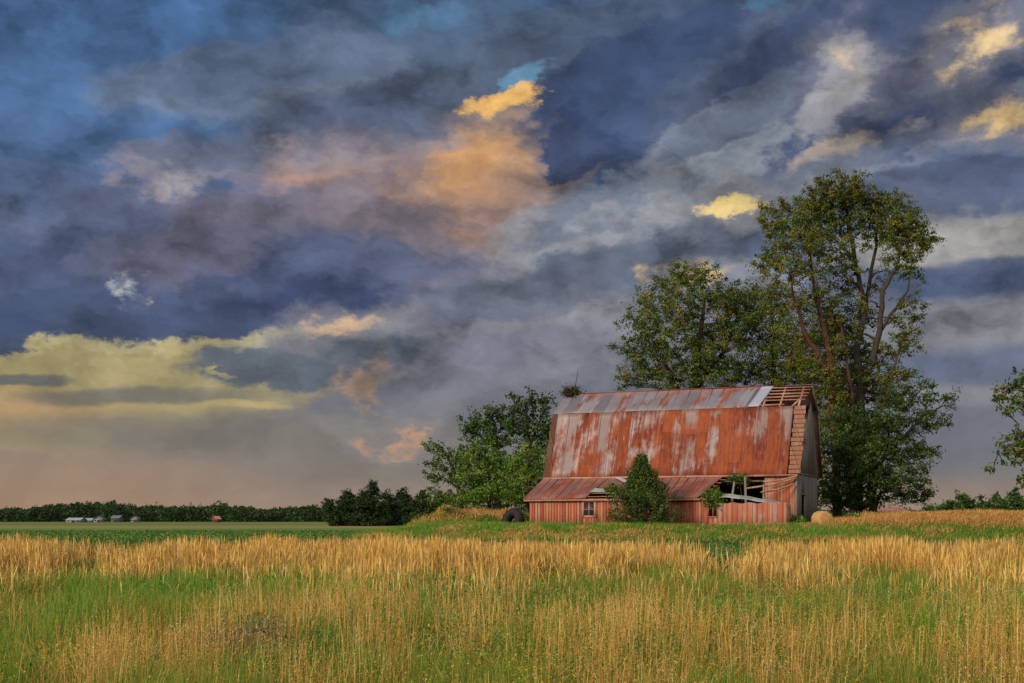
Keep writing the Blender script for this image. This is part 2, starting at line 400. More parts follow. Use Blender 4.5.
M_TIN_WHITE = mat_tin('pale_sheet', (0.27, 0.30, 0.31, 1), (0.19, 0.21, 0.22, 1), (0.3, 0.22, 0.16, 1), (0.4, 0.3, 0.22, 1), -0.55)
def mat_plain(name, col, rough=0.8, var=0.25, scale=3.0, spec=0.25):
    m, t, b = newmat(name); n = noise(t, obco(t), scale, 6, 0.6)
    a = tuple(k * (1 - var) for k in col) + (1,); c = tuple(min(1, k * (1 + var)) for k in col) + (1,)
    setin(t, b.inputs['Base Color'], ramp(t, n, [(0.3, a), (0.7, c)])); b.inputs['Roughness'].default_value = rough
    b.inputs['Specular IOR Level'].default_value = spec; bump(t, b, n, 0.3, 0.02); return m
M_WHITE = mat_plain('white_siding', (0.20, 0.21, 0.24)); M_BLUEROOF = mat_plain('pale_blue_roof', (0.20, 0.25, 0.32), 0.5)
M_DARKROOF = mat_plain('dark_roof', (0.10, 0.11, 0.13)); M_PINKROOF = mat_plain('faded_pink_roof', (0.40, 0.22, 0.18))
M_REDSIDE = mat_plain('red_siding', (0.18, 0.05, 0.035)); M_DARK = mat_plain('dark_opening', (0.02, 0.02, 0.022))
M_RUBBER = mat_plain('old_rubber', (0.017, 0.015, 0.016), 0.75, 0.35, 5); M_IRON = mat_plain('iron_rod', (0.09, 0.08, 0.08), 0.6)
M_FRAME = mat_plain('pale_pink_frame', (0.36, 0.20, 0.16), 0.8, 0.3, 8)
def mat_glass():
    m, t, b = newmat('dusty_glass'); b.inputs['Base Color'].default_value = (0.035, 0.03, 0.03, 1); b.inputs['Roughness'].default_value = 0.25
    b.inputs['Specular IOR Level'].default_value = 0.5; return m
M_GLASS = mat_glass()
def mat_hay():
    m, t, b = newmat('hay'); o = obco(t)
    n = noise(t, mapping(t, o, sc=(3, 9, 9)), 4.0, 8, 0.7)
    setin(t, b.inputs['Base Color'], ramp(t, n, [(0.3, (0.28, 0.15, 0.06, 1)), (0.65, (0.62, 0.38, 0.17, 1))])); b.inputs['Roughness'].default_value = 0.95
    bump(t, b, n, 1.0, 0.06); return m
M_HAY = mat_hay()

# ------------------------------------------------------------------ ground
BA = R(-22.8); BX, BY, BZ = 3.11, 105.4, 1.3
BL, BW = 20.7, 9.8
cb, sb = math.cos(BA), math.sin(BA)
def barn_local(x, y):
    dx, dy = x - BX, y - BY
    return dx * cb + dy * sb, -dx * sb + dy * cb
def sstep(a, b, x):
    t = np.clip((x - a) / (b - a), 0, 1); return t * t * (3 - 2 * t)
def ground_z(x, y):
    x = np.asarray(x, float); y = np.asarray(y, float)
    u, w = barn_local(x, y)
    # the barn bank: rises over ~13 m in front, runs on to the right, dies out on the left and far behind
    yl = y + 0.06 * x
    front = sstep(76, 92, yl + 1.2 * np.sin(x * 0.13) + 0.7 * np.sin(x * .31 + 1))
    left = sstep(-14.5, -4, x + 0.8 * np.sin(y * 0.2))
    far = 1 - sstep(190, 260, y)
    z = 0.98 * front * left * far
    z = z + (1.25 + .3 * np.sin(x * .9 + 1.0) + .18 * np.sin(x * 2.1 + y * .4)) * np.exp(-(((x + 4.2) / 5.6) ** 2 + ((y - 115) / 7.5) ** 2))
    z = z + 0.05 * np.sin(x * 0.7 + y * 0.23) * np.sin(y * 0.51) * sstep(3, 10, y) * (1 - sstep(85, 95, y))
    z = z + 0.62 * sstep(22, 32, x) * front * far
    return z
def graded(a, b, mid0, mid1, step, ratio):
    xs = list(np.arange(mid0, mid1, step)); s = step
    k = mid1
    while k < b: xs.append(k); s *= ratio; k += s
    xs.append(b); s = step; k = mid0
    lo = []
    while k > a: s *= ratio; k -= s; lo.append(max(k, a))
    return np.array(sorted(set(lo + xs)))
def build_ground():
    gx = graded(-9000, 9000, -60, 80, 1.0, 1.3); gy = graded(-3000, 15000, -5, 200, 1.0, 1.3)
    X, Y = np.meshgrid(gx, gy); Z = ground_z(X, Y)
    I = np.arange(X.size).reshape(X.shape)
    q = np.stack([I[:-1, :-1], I[:-1, 1:], I[1:, 1:], I[1:, :-1]], -1).reshape(-1, 4)
    b = MB(); b.add(np.stack([X, Y, Z], -1).reshape(-1, 3), q)
    m, t, bs = newmat('field_ground'); o = obco(t); x, y, z = sep(t, o)
    n = noise(t, o, 0.35, 8, 0.65); nf = noise(t, mapping(t, o, sc=(0.02, 0.05, 1)), 1.0, 5, 0.6)
    soil = ramp(t, n, [(0.3, (0.035, 0.045, 0.014, 1)), (0.7, (0.085, 0.09, 0.03, 1))])
    crop = ramp(t, n, [(0.3, (0.075, 0.16, 0.03, 1)), (0.7, (0.13, 0.23, 0.05, 1))])
    stub = ramp(t, n, [(0.3, (0.20, 0.15, 0.05, 1)), (0.7, (0.32, 0.23, 0.08, 1))])
    pale = ramp(t, n, [(0.3, (0.12, 0.14, 0.05, 1)), (0.7, (0.19, 0.19, 0.07, 1))])
    yy = y + (nf - 0.5) * 60.0 
    c = mix(t, y.rng(44, 50), soil, crop)
    c = mix(t, yy.rng(215, 240), c, stub)
    c = mix(t, yy.rng(290, 330), c, crop)
    c = mix(t, yy.rng(400, 460), c, pale)
    setin(t, bs.inputs['Base Color'], c); bs.inputs['Roughness'].default_value = 0.95; bs.inputs['Specular IOR Level'].default_value = 0.1
    bump(t, bs, n, 0.5, 0.1)
    g = b.build('ground', m, smooth=True); tag(g, 'flat farmland under the grass and crops', kind='structure')
build_ground()

# ------------------------------------------------------------------ barn
def planks(mb, u0, u1, z0, ztop, step, fixed, axis, thick, seed, skip=None, jitter=0.02, ragged=0.0, gap=0.008):
    """a run of upright boards along one axis at a fixed offset on the other"""
    r = np.random.default_rng(seed); u = u0
    while u < u1 - 1e-6:
        e = min(u + step, u1); g = gap; a, bb = u + g, e - g; mid = (a + bb) / 2
        zt = ztop(mid) if callable(ztop) else ztop; zb = z0(mid) if callable(z0) else z0
        if skip and skip(mid): u = e; continue
        off = (r.random() - .5) * jitter; zb2 = zb + r.random() * ragged
        ta = ztop(a) if callable(ztop) else zt; tb = ztop(bb) if callable(ztop) else zt
        f0, f1 = fixed + off, fixed + off + thick
        rows = []
        for (k, tt) in ((a, ta), (bb, tb)):
            for f in (f0, f1):
                for zz in (zb2, tt): rows.append((k, f, zz) if axis == 'x' else (f, k, zz))
        mb.add(rows, [[0, 1, 3, 2], [4, 6, 7, 5], [0, 4, 5, 1], [2, 3, 7, 6], [0, 2, 6, 4], [1, 5, 7, 3]])
        u = e
def build_barn():
    b = empty('barn', (BX, BY, BZ), BA)
    tag(b, 'large old gambrel barn with rusty tin roof and red plank lean-to', 'barn')
    L, W = BL, BW; Hr, Hb, He = 11.35, 9.4, 3.9; wb = 1.95; ov = 0.25; uo = 0.40
    rid = W / 2
    # --- upper front slope, with the bare corner at the right
    m = MB()
    ue_t, ue_b = L - 3.75, L - 4.3
    m.sheet((-uo, rid, Hr), (ue_t, rid, Hr), (ue_b, wb, Hb), (-uo, wb, Hb), 34, 5, .03, .035, seed=1)
    for i in range(1, 18):                         # seam ribs
        u = -uo + i * 0.95
        if u < ue_b: m.beam((u, rid - .03, Hr + .01), (u, wb + .03, Hb + .02), .03, .04)
    m.build('upper_roof_slope', M_TIN_UP, b)
    m = MB(); m.sheet((ue_t + .02, rid, Hr + .03), (ue_t + 1.05, rid, Hr + .03), (ue_t + .38, wb, Hb + .05), (ue_b + .02, wb, Hb + .05), 4, 5, .02, .02, seed=2)
    o = m.build('loose_roof_sheet', M_TIN_NEW, b); tag(o, 'clean pale blue roof sheet beside the bare laths')
    dz, dw = Hr - Hb, rid - wb
    for i, (f, e0, e1, w_) in enumerate(((.07, 1.0, uo, .10), (.22, .95, .32, .10), (.37, .85, .30, .15), (.53, .75, .25, .15), (.67, .7, .15, .10), (.90, .5, -1.35, .16))):
        m = MB(); z = Hr - dz * f - .05; w = rid - dw * f
        m.beam((ue_t + e0 - .1, w, z), (L + e1, w + .02, z - .03 + .04 * (i % 2)), .04, w_, up=(0, -dw, dz) if False else (0, -dz, dw))
        m.build('roof_lath', M_BEAM, b)
    for u in (L - 3.1, L - 1.75, L - .25):
        m = MB(); m.beam((u, rid, Hr - .2), (u, wb, Hb - .2), .13, .2); m.build('rafter', M_BEAM, b)
    m = MB(); m.beam((L - 1.0, wb + .25, Hb - .25), (L - .15, wb + 1.1, Hb + .75), .1, .14); m.build('brace', M_BEAM, b)
    # --- lower front slope
    u_end = L - 0.62
    low = lambda f: (wb + (-ov - wb) * f, Hb + (He - Hb) * f)
    m = MB(); m.sheet((.1, wb - .02, Hb + .0), (u_end, wb - .02, Hb), (u_end - .1, -ov, He), (.1, -ov, He), 44, 10, .03, .04, seed=3)
    for i in range(1, 21):
        u = .25 + i * .95
        if u < u_end - .2: m.beam((u, wb - .04, Hb + .02), (u, -ov - .03, He + .03), .03, .04)
    m.build('lower_roof_slope', M_TIN_LOW, b)
    nb = 15
    for side in (0, 1):
        for i in range(nb):
            r = random.Random(i + side * 50)
            w0, z0 = low((i + (.07 if side else .02)) / nb); w1, z1 = low((i + (.91 if side else .985)) / nb)
            if side: ua, ub = u_end + .1 - .12 * i / nb + r.uniform(-.04, .06), L + uo + r.uniform(-.06, .05) - .1 * i / nb
            else: ua, ub = -uo + r.uniform(-.08, .05), .07
            m = MB(); m.sheet((ua, w0, z0), (ub, w0, z0 + r.uniform(-.03, .03)), (ub, w1, z1 + r.uniform(-.03, .03)), (ua, w1, z1), 1, 1, .04)
            m.build('roof_board', M_BEAM if side else M_RUSTBOARD, b)
    m = MB(); m.beam((-uo, -ov - .01, He - .09), (L + .1, -ov - .01, He - .09), .05, .16); m.build('eave_board', M_BEAM, b)
    m = MB(); m.beam((-uo, rid, Hr + .03), (ue_t + 1.0, rid, Hr + .03), .3, .05); m.build('ridge_cap', M_TIN_UP, b)
    # --- back slopes
    m = MB(); m.sheet((L + uo, rid + .02, Hr - .02), (-uo, rid + .02, Hr - .02), (-uo, W - wb, Hb), (L + uo, W - wb, Hb), 20, 4, .03, .03, seed=4)
    m.sheet((L + uo, W - wb + .02, Hb - .01), (-uo, W - wb + .02, Hb - .01), (-uo, W + .45, He), (L + uo, W + .45, He), 20, 6, .03, .03, seed=5)
    m.build('back_roof_slope', M_TIN_LOW, b)
    # dark barge boards on the right-hand rake
    for a, c in (((L + uo - .03, rid, Hr - .14), (L + uo - .03, W - wb, Hb - .14)), ((L + uo - .03, W - wb, Hb - .14), (L + uo - .03, W + .45, He - .14))):
        m = MB(); m.beam(a, c, .05, .2); m.build('barge_board', M_DARKBEAM, b)
    # --- gable walls
    def prof(w):
        if w < wb: return He + .1 + (Hb - He - .1) * max(0, w) / wb - .08
        if w < rid: return Hb + (Hr - Hb) * (w - wb) / (rid - wb) - .08
        return prof(W - w)
    m = MB()
    planks(m, .02, W, 3.95, lambda w: min(prof(w), max(6.4, prof(w - 3.7) if w > 3.7 else 0)), .28, L - .02, 'y', .04, 11, jitter=.03)
    planks(m, .02, W, lambda w: 2.35 if 2.4 < w < 3.7 else -.2, 3.98, .28, L - .06, 'y', .04, 12, skip=lambda w: False, jitter=.03)
    m.box(L - .05, L + .03, 0.1, W, 3.93, 4.03)
    m.build('gable_wall', M_GREYWOOD, b)
    m = MB(); m.box(L - .005, L + .05, 2.3, 3.8, 2.30, 2.46); m.build('door_header', M_DARKBEAM, b)
    m = MB(); planks(m, 3.05, 3.7, -.1, 2.2, .3, L + .0, 'y', .04, 13, jitter=.02); m.build('door', M_GREYWOOD, b)
    m = MB(); planks(m, .02, W, -.2, prof, .28, .0, 'y', .04, 14, gap=-.001); m.build('gable_wall', M_GREYWOOD, b)
    m = MB(); planks(m, 0, L, -.2, 3.9, .26, W - .05, 'x', .04, 15, gap=-.001); m.build('back_wall', M_REDWOOD, b)
    for (a, e) in ((0, 14.6), (18.2, L - .15)):
        m = MB(); planks(m, a, e, -.2, 3.86, .24, .0, 'x', .04, 16 + int(a), jitter=.03, gap=-.001); m.build('front_wall', M_REDWOOD, b)
    m = MB(); m.box(L - .14, L + .04, -.1, .06, -.2, 3.95); m.build('corner_post', M_GREYWOOD, b)
    # inner frame posts seen through the bare corner
    for u in (L - .3, L - 5.5):
        for w in (wb, W - wb):
            m = MB(); m.box(u - .1, u + .1, w - .1, w + .1, -.2, Hb - .25); m.build('inner_post', M_DARKBEAM, b)
    m = MB(); m.beam((-.2, wb, Hb - .36), (L - .05, wb, Hb - .36), .18, .2); m.build('purlin', M_DARKBEAM, b)
    m = MB(); m.box(.1, L - .1, .1, W - .1, 3.35, 3.45); m.build('loft_floor', M_DARKBEAM, b)
    # --- lean-to
    D = 4.35; Hw = 3.86; Hl = 2.12; ext = .35
    def lean(f, lift=0): return (-ov + .1 + (-D - ext + ov - .1) * f, Hw + (Hl - Hw) * f - .12 + lift)
    def lsheet(m, u0t, u1t, u0b, u1b, f0, f1, seed, lift=0):
        w0, z0 = lean(f0, lift); w1, z1 = lean(f1, lift)
        m.sheet((u0t, w0, z0), (u1t, w0, z0), (u1b, w1, z1), (u0b, w1, z1), max(2, int((u1t - u0t) * 2)), 4, .03, .03, seed=seed)
    m = MB()
    lsheet(m, -.45, 5.3, -.45, 4.9, 0, 1, 21); lsheet(m, 5.3, 7.6, 5.2, 7.6, 0, .48, 22, .0); lsheet(m, 7.6, 14.9, 7.6, 14.0, 0, 1, 23)
    for i in range(1, 21):
        u = -.45 + i * .7
        if u < 4.9 or 7.7 < u < 13.9:
            a, c = lean(0, .03), lean(1, .03); m.beam((u, *a), (u, *c), .05, .05)
    m.build('lean_to_roof', M_TIN_LEAN, b)
    for f in (.55, .72, .88):
        w, z = lean(f, -.04); m = MB(); m.beam((4.9, w, z), (7.8, w - .1, z + .03), .2, .05); m.build('roof_lath', M_BEAM, b)
    for f in (.1, .25, .4, .55, .7, .85):
        w, z = lean(f, -.04); m = MB(); m.beam((13.7, w, z), (15.3 - f * 1.0, w, z - .02), .1, .05); m.build('roof_lath', M_BEAM, b)
    m = MB(); w0, z0 = lean(.62, .10); m.sheet((5.1, w0, z0 + .1), (6.4, w0 - .1, z0 + .02), (6.2, w0 - .7, z0 - .25), (4.95, w0 - .75, z0 - .2), 3, 2, .03, .02, seed=31)
    o = m.build('loose_roof_sheet', M_TIN_WHITE, b); tag(o, 'pale broken roof sheet lying over the hole')
    m = MB(); w0, z0 = lean(.05, .12); m.sheet((5.9, w0, z0 + .02), (6.5, w0, z0), (7.6, w0 - 1.0, z0 - .4), (7.1, w0 - 1.1, z0 - .4), 3, 2, .03, .02, seed=32)
    o = m.build('loose_roof_sheet', M_TIN_NEW, b); tag(o, 'pale loose flap of roof sheet under the main eave')
    w, z = lean(1, -.1)
    m = MB(); m.beam((-.4, w + .06, z), (14.2, w + .06, z), .06, .14); m.build('fascia', M_BEAM, b)
    wall = MB()
    for (a, e, zb, zt) in ((0, 4.6, -.5, Hl - .1), (4.6, 5.6, -.5, .62), (4.6, 5.6, 1.78, Hl - .1), (5.6, 14.35, -.5, Hl - .1)):
        planks(wall, a, e, zb, zt, .24, -D, 'x', .05, int(a * 10 + zb * 7) + 40, jitter=.035)
    wall.build('lean_to_wall', M_REDWOOD, b)
    m = MB()
    for (a, e, zb, zt) in ((14.35, 14.75, -.5, 1.95), (14.75, 15.5, -.5, .55), (15.5, L, -.5, 1.62)):
        planks(m, a, e, zb, (lambda u: 1.62 + .06 * math.sin(u * 5)) if zt == 1.62 else zt, .38, -D + .02, 'x', .05, int(a * 10) + 70, jitter=.04)
    m.build('lean_to_wall', M_PALEWOOD, b)['label'] = 'faded low board wall without a roof'
    m = MB(); planks(m, -D + .05, -.02, -.5, lambda w: Hl - .1 + (w + D) / D * (Hw - Hl) - .06, .24, .0, 'y', .05, 18); m.build('side_wall', M_REDWOOD, b)
    m = MB(); planks(m, -D + .08, -2.6, -.5, 1.5, .3, L - .05, 'y', .05, 19); m.build('side_wall', M_PALEWOOD, b)
    # window
    wn = MB(); x0, x1, z0, z1 = 4.6, 5.6, .62, 1.78; y0, y1 = -D - .05, -D + .03
    for q in ((x0 - .1, x0 + .08, z0 - .1, z1 + .1), (x1 - .08, x1 + .1, z0 - .1, z1 + .1)): wn.box(q[0], q[1], y0, y1, q[2], q[3])
    wn.box(x0 + .08, x1 - .08, y0 + .003, y1, z1 - .06, z1 + .1); wn.box(x0 + .08, x1 - .08, y0 + .003, y1, z0 - .1, z0 + .06)
    wo = wn.build('window', M_FRAME, b)
    m = MB(); m.box(x0 + .08, x1 - .08, -D + .0, -D + .012, z0 + .06, z1 - .06); m.build('pane', M_GLASS, wo)
    m = MB(); m.box((x0 + x1) / 2 - .03, (x0 + x1) / 2 + .03, -D - .02, -D - .004, z0 + .06, z1 - .06)
    m.box(x0 + .08, (x0 + x1) / 2 - .03, -D - .018, -D - .006, 1.15, 1.2); m.box((x0 + x1) / 2 + .03, x1 - .08, -D - .018, -D - .006, 1.15, 1.2)
    m.build('muntin', M_FRAME, wo)
    m = MB(); m.box(14.7, 15.5, -D - .03, -D + .0, .5, .6); m.box(14.7, 14.78, -D - .03, -D, .6, 1.6); m.box(15.42, 15.5, -D - .03, -D, .6, 1.6); m.box(15.08, 15.14, -D - .03, -D, .6, 1.55)
    m.build('window', M_PALEWOOD, b)
    # posts and fallen rafters of the collapsed bay
    for (u, w, lean_u, top) in ((15.9, -2.0, .35, 3.3), (17.1, -1.7, -.1, 3.75), (18.6, -2.4, .02, 3.1)):
        m = MB(); m.tube([(u, w, -.3), (u + lean_u * .3, w + .02, top * .35), (u + lean_u * .55, w, top * .7), (u + lean_u, w, top)], [.11, .1, .1, .085], 7); m.build('post', M_DARKBEAM, b)
    for a, c, w_ in (((17.3, -2.6, 2.75), (L - .1, -.4, 3.55), .16), ((18.5, -3.0, 2.45), (L - .15, -.5, 3.1), .15), ((18.3, -1.2, 3.3), (L + .1, -.4, 3.75), .14)):
        a = np.array(a); c = np.array(c); mid = (a + c) / 2 + np.array([0, 0, -.12])
        m = MB(); m.tube([a, (a + mid) / 2, mid, (mid + c) / 2, c], [w_ * .45, w_ * .5, w_ * .5, w_ * .5, w_ * .45], 6); m.build('broken_rafter', M_BEAM, b)
    # lightning rod
    m = MB(); m.tube([(.35, rid, Hr - .1), (.62, rid, Hr + .9), (.82, rid, Hr + 1.9)], [.05, .045, .03], 6); m.build('lightning_rod', M_IRON, b)
    return b
barn = build_barn()
def bw(u, w, z):
    return np.array([BX + u * cb - w * sb, BY + u * sb + w * cb, BZ + z])

# fallen sheet lying on the low wall
def fallen_sheet():
    us = np.linspace(14.9, 20.6, 20); zc = np.interp(us, [14.9, 16.2, 17.4, 18.7, 20.0, 20.6], [2.06, 2.06, 1.93, 1.72, 1.52, 1.42])
    V, UV = [], []
    for t_ in np.linspace(0, 1, 5):
        for u, z in zip(us, zc):
            V.append(bw(u, -3.3 - t_ * 1.0, z + .30 * (1 - t_) ** .7 * (1 - .45 * (u - 14.9) / 5.7) + .02 * math.sin(u * 4))); UV.append((u, t_))
    V = np.array(V); n = len(V); I = np.arange(n).reshape(5, 20)
    top = np.stack([I[:-1, :-1], I[:-1, 1:], I[1:, 1:], I[1:, :-1]], -1).reshape(-1, 4); q = [top, top[:, ::-1] + n]
    for row in (I[0], I[-1], I[:, 0], I[:, -1]): q.append(np.stack([row[:-1], row[1:], row[1:] + n, row[:-1] + n], -1))
    m = MB(); m.add(np.concatenate([V, V - np.array([0, 0, .025])]), np.concatenate(q), None, np.concatenate([UV, UV])); return m
m = fallen_sheet()
tag(m.build('fallen_roof_sheet', M_TIN_WHITE), 'long pale metal roof sheet fallen onto the low board wall', 'roof sheet')

# ------------------------------------------------------------------ tyre, bale
def build_tyre():
    x, y = P(513, 520, 98)[:2]; z = float(ground_z(x, y))
    mb = MB(); R0, r0 = .60, .40; n1, n2 = 48, 14; V = []
    for i in range(n1):
        a = i / n1 * 2 * math.pi
        for j in range(n2):
            c = j / n2 * 2 * math.pi
            rr = R0 + r0 * math.cos(c) * .8; yy = r0 * 1.15 * math.copysign(abs(math.sin(c)) ** .7, math.sin(c))
            if math.cos(c) > .5: rr += .05 * ((i // 2) % 2)
            V.append((rr * math.cos(a), yy, rr * math.sin(a)))
    q = [[i * n2 + j, ((i + 1) % n1) * n2 + j, ((i + 1) % n1) * n2 + (j + 1) % n2, i * n2 + (j + 1) % n2] for i in range(n1) for j in range(n2)]
    mb.add(V, q)
    o = mb.build('tractor_tyre', M_RUBBER, smooth=False); o.location = (x, y, z + .62); o.rotation_euler = (R(-20), R(8), R(-40))
    tag(o, 'big black tractor tyre standing in grass left of the barn', 'tyre')
build_tyre()
def build_bale():
    x, y = P(822, 520, 92)[:2]; z = float(ground_z(x, y)); rad = .64; ln = 1.05
    mb = MB(); n = 40; prof = [(0, -.5), (.3, -.51), (.62, -.5), (.9, -.485), (.98, -.45), (1, -.3), (1.01, -.1), (.99, 0), (1.01, .15), (1, .3), (.98, .45), (.9, .485), (.55, .5), (.3, .51), (0, .5)]
    r = np.random.default_rng(3); V = []
    for (pr, pa) in prof:
        for i in range(n):
            a = i / n * 2 * math.pi; k = rad * pr * (1 + .02 * math.sin(3 * a + 1)) + (r.random() - .5) * .04 * (pr > .1)
            V.append((k * math.cos(a), pa * ln, k * math.sin(a) * (.94 if math.sin(a) < 0 else 1)))
    q = [[i * n + j, i * n + (j + 1) % n, (i + 1) * n + (j + 1) % n, (i + 1) * n + j] for i in range(len(prof) - 1) for j in range(n)]
    mb.add(V, q); o = mb.build('hay_bale', M_HAY, smooth=True); o.location = (x, y, z + rad * 1.02); o.rotation_euler = (0, 0, R(20))
    tag(o, 'round tan hay bale lying by the right corner of the barn', 'hay bale')
build_bale()

# ------------------------------------------------------------------ trees
def leaves(mb, cen, size, col, up=0.35, out=None, vary=0.28):
    """rhombic leaf faces at the given centres"""
    n = len(cen); d = rng.normal(size=(n, 3))
    if out is not None: d = d + out * 0.8
    d[:, 2] += up; d /= np.linalg.norm(d, axis=1)[:, None]
    a = np.cross(d, rng.normal(size=(n, 3))); a /= np.linalg.norm(a, axis=1)[:, None] + 1e-9; b = np.cross(d, a)
    s = (size * (0.65 + 0.7 * rng.random(n)))[:, None] if np.isscalar(size) else size[:, None]
    v = np.stack([cen - a * s * .62, cen - b * s * .36 + d * s * .06, cen + a * s * .62, cen + b * s * .36 + d * s * .06], 1)
    q = np.arange(n * 4).reshape(n, 4)
    cc = np.repeat(np.clip(col * (1 + vary * rng.normal(size=(n, 1))), .003, 1), 4, 0)
    mb.add(v.reshape(-1, 3), q, cc)
def limb(mb, p0, p1, r0, r1, wob=0.06, n=6, sides=6, bow=0.0):
    p0 = np.array(p0, float); p1 = np.array(p1, float); l = np.linalg.norm(p1 - p0)
    t = np.linspace(0, 1, n)[:, None]; p = p0 + (p1 - p0) * t
    p[1:-1] += rng.normal(size=(n - 2, 3)) * l * wob * 0.5
    p[:, 2] += (np.sin(t[:, 0] * math.pi) * bow * l)
    mb.tube(p, np.linspace(r0, r1, n), sides); return p
def tree(name, label, cat, Y, trunks, lobes, greens, leaf=0.2, clump_r=0.5, per=26, dens=1.0, bark=None, group=None, twig=8, depth=0.75, clump_flat=0.75):
    """trunks: [[(px,py,dy,radius m)...]]; lobes: (px,py,rx,ry px, dy m, weight). Everything ends up as real metres round the base."""
    bx, by = trunks[0][0][0], trunks[0][0][1]
    base = P(bx, by, Y); base[2] = float(ground_z(base[0], base[1])) - .1
    root = empty(name, base); tag(root, label, cat, group)
    tm = MB(); lm = MB(); nodes = []
    for tr in trunks:
        pts = np.array([P(px, py, Y + dy) for px, py, dy, r in tr]) - base; rad = np.array([k[3] for k in tr])
        if tr[0][:2] == (bx, by): pts[0] = (0, 0, -.3)
        # densify with a little wander
        tt = np.linspace(0, len(pts) - 1, (len(pts) - 1) * 4 + 1); i0 = np.minimum(tt.astype(int), len(pts) - 2); f = (tt - i0)[:, None]
        f = f * .7 + .3 * f * f * (3 - 2 * f)
        pp = pts[i0] * (1 - f) + pts[i0 + 1] * f; rr = rad[i0] * (1 - f[:, 0]) + rad[i0 + 1] * f[:, 0]
        pp[1:-1] += rng.normal(size=pp[1:-1].shape) * rr[1:-1, None] * .28
        tm.tube(pp, rr, 9); nodes += [(p, r) for p, r in zip(pp, rr)]
    NP = np.array([p for p, _ in nodes]); NR = np.array([r for _, r in nodes])
    for (px, py, rx, ry, dy, wgt) in lobes:
        c = P(px, py, Y + dy) - base; ax = np.array([rx / F * Y, rx / F * Y * depth, ry / F * Y])
        # limb from the nearest, lower trunk point
        dd = np.linalg.norm(NP - c, axis=1) + np.maximum(0, NP[:, 2] - c[2] + .3 * ax[2]) * 3
        k = int(np.argmin(dd)); r0 = min(NR[k] * .6, .035 * np.linalg.norm(NP[k] - c) + .03)
        path = limb(tm, NP[k], c, r0, .03, .12, 7, 6, .05)
        area = ax[0] * ax[2] * 3.0 * 1.0
        nc = max(3, int(area / (clump_r ** 2) * 1.25 * wgt * dens))
        d = rng.normal(size=(nc, 3)); d /= np.linalg.norm(d, axis=1)[:, None]
        cc = c + d * ax * (0.25 + 0.80 * rng.random((nc, 1)) ** 0.6)
        for j in range(min(nc, int(twig * wgt) + 2)):
            s = path[rng.integers(3, len(path))]; limb(tm, s, cc[j], .03, .008, .15, 4, 4, .05)
        g = np.array(greens)[rng.integers(0, len(greens), nc)] * (1 + .2 * rng.normal(size=(nc, 1)))
        m = np.maximum(4, (per * (0.5 + rng.random(nc))).astype(int)); idx = np.repeat(np.arange(nc), m)
        cr = clump_r * (.6 + .8 * rng.random(nc))
        sp = cc - c; sp /= np.linalg.norm(sp, axis=1)[:, None] + 1e-6; sp = sp + rng.normal(size=sp.shape) * .5
        off = rng.normal(size=(len(idx), 3)) * np.array([1, 1, clump_flat]) * .42 * cr[idx][:, None] + sp[idx] * ((rng.random((len(idx), 1)) - .5) * 1.3 * cr[idx][:, None])
        cen = cc[idx] + off; out = cen - c; out /= np.linalg.norm(out, axis=1)[:, None] + 1e-6
        leaves(lm, cen, leaf, np.clip(g[idx], .004, 1), .35, out)
    tm.build('trunk', bark or M_BARK, root, smooth=True)
    lm.build('crown', M_LEAF, root)
    return root
G_DEEP = [(.040, .080, .018), (.050, .092, .02), (.032, .066, .018)]
G_MID = [(.070, .125, .022), (.09, .135, .025), (.055, .105, .02)]
G_OLIVE = [(.13, .14, .024), (.15, .135, .026), (.105, .13, .024), (.08, .115, .022), (.06, .10, .02)]
G_WARM = [(.145, .15, .026), (.18, .14, .03), (.11, .15, .026), (.085, .135, .024)]
G_LIME = [(.115, .21, .03), (.14, .23, .035), (.085, .17, .028)]
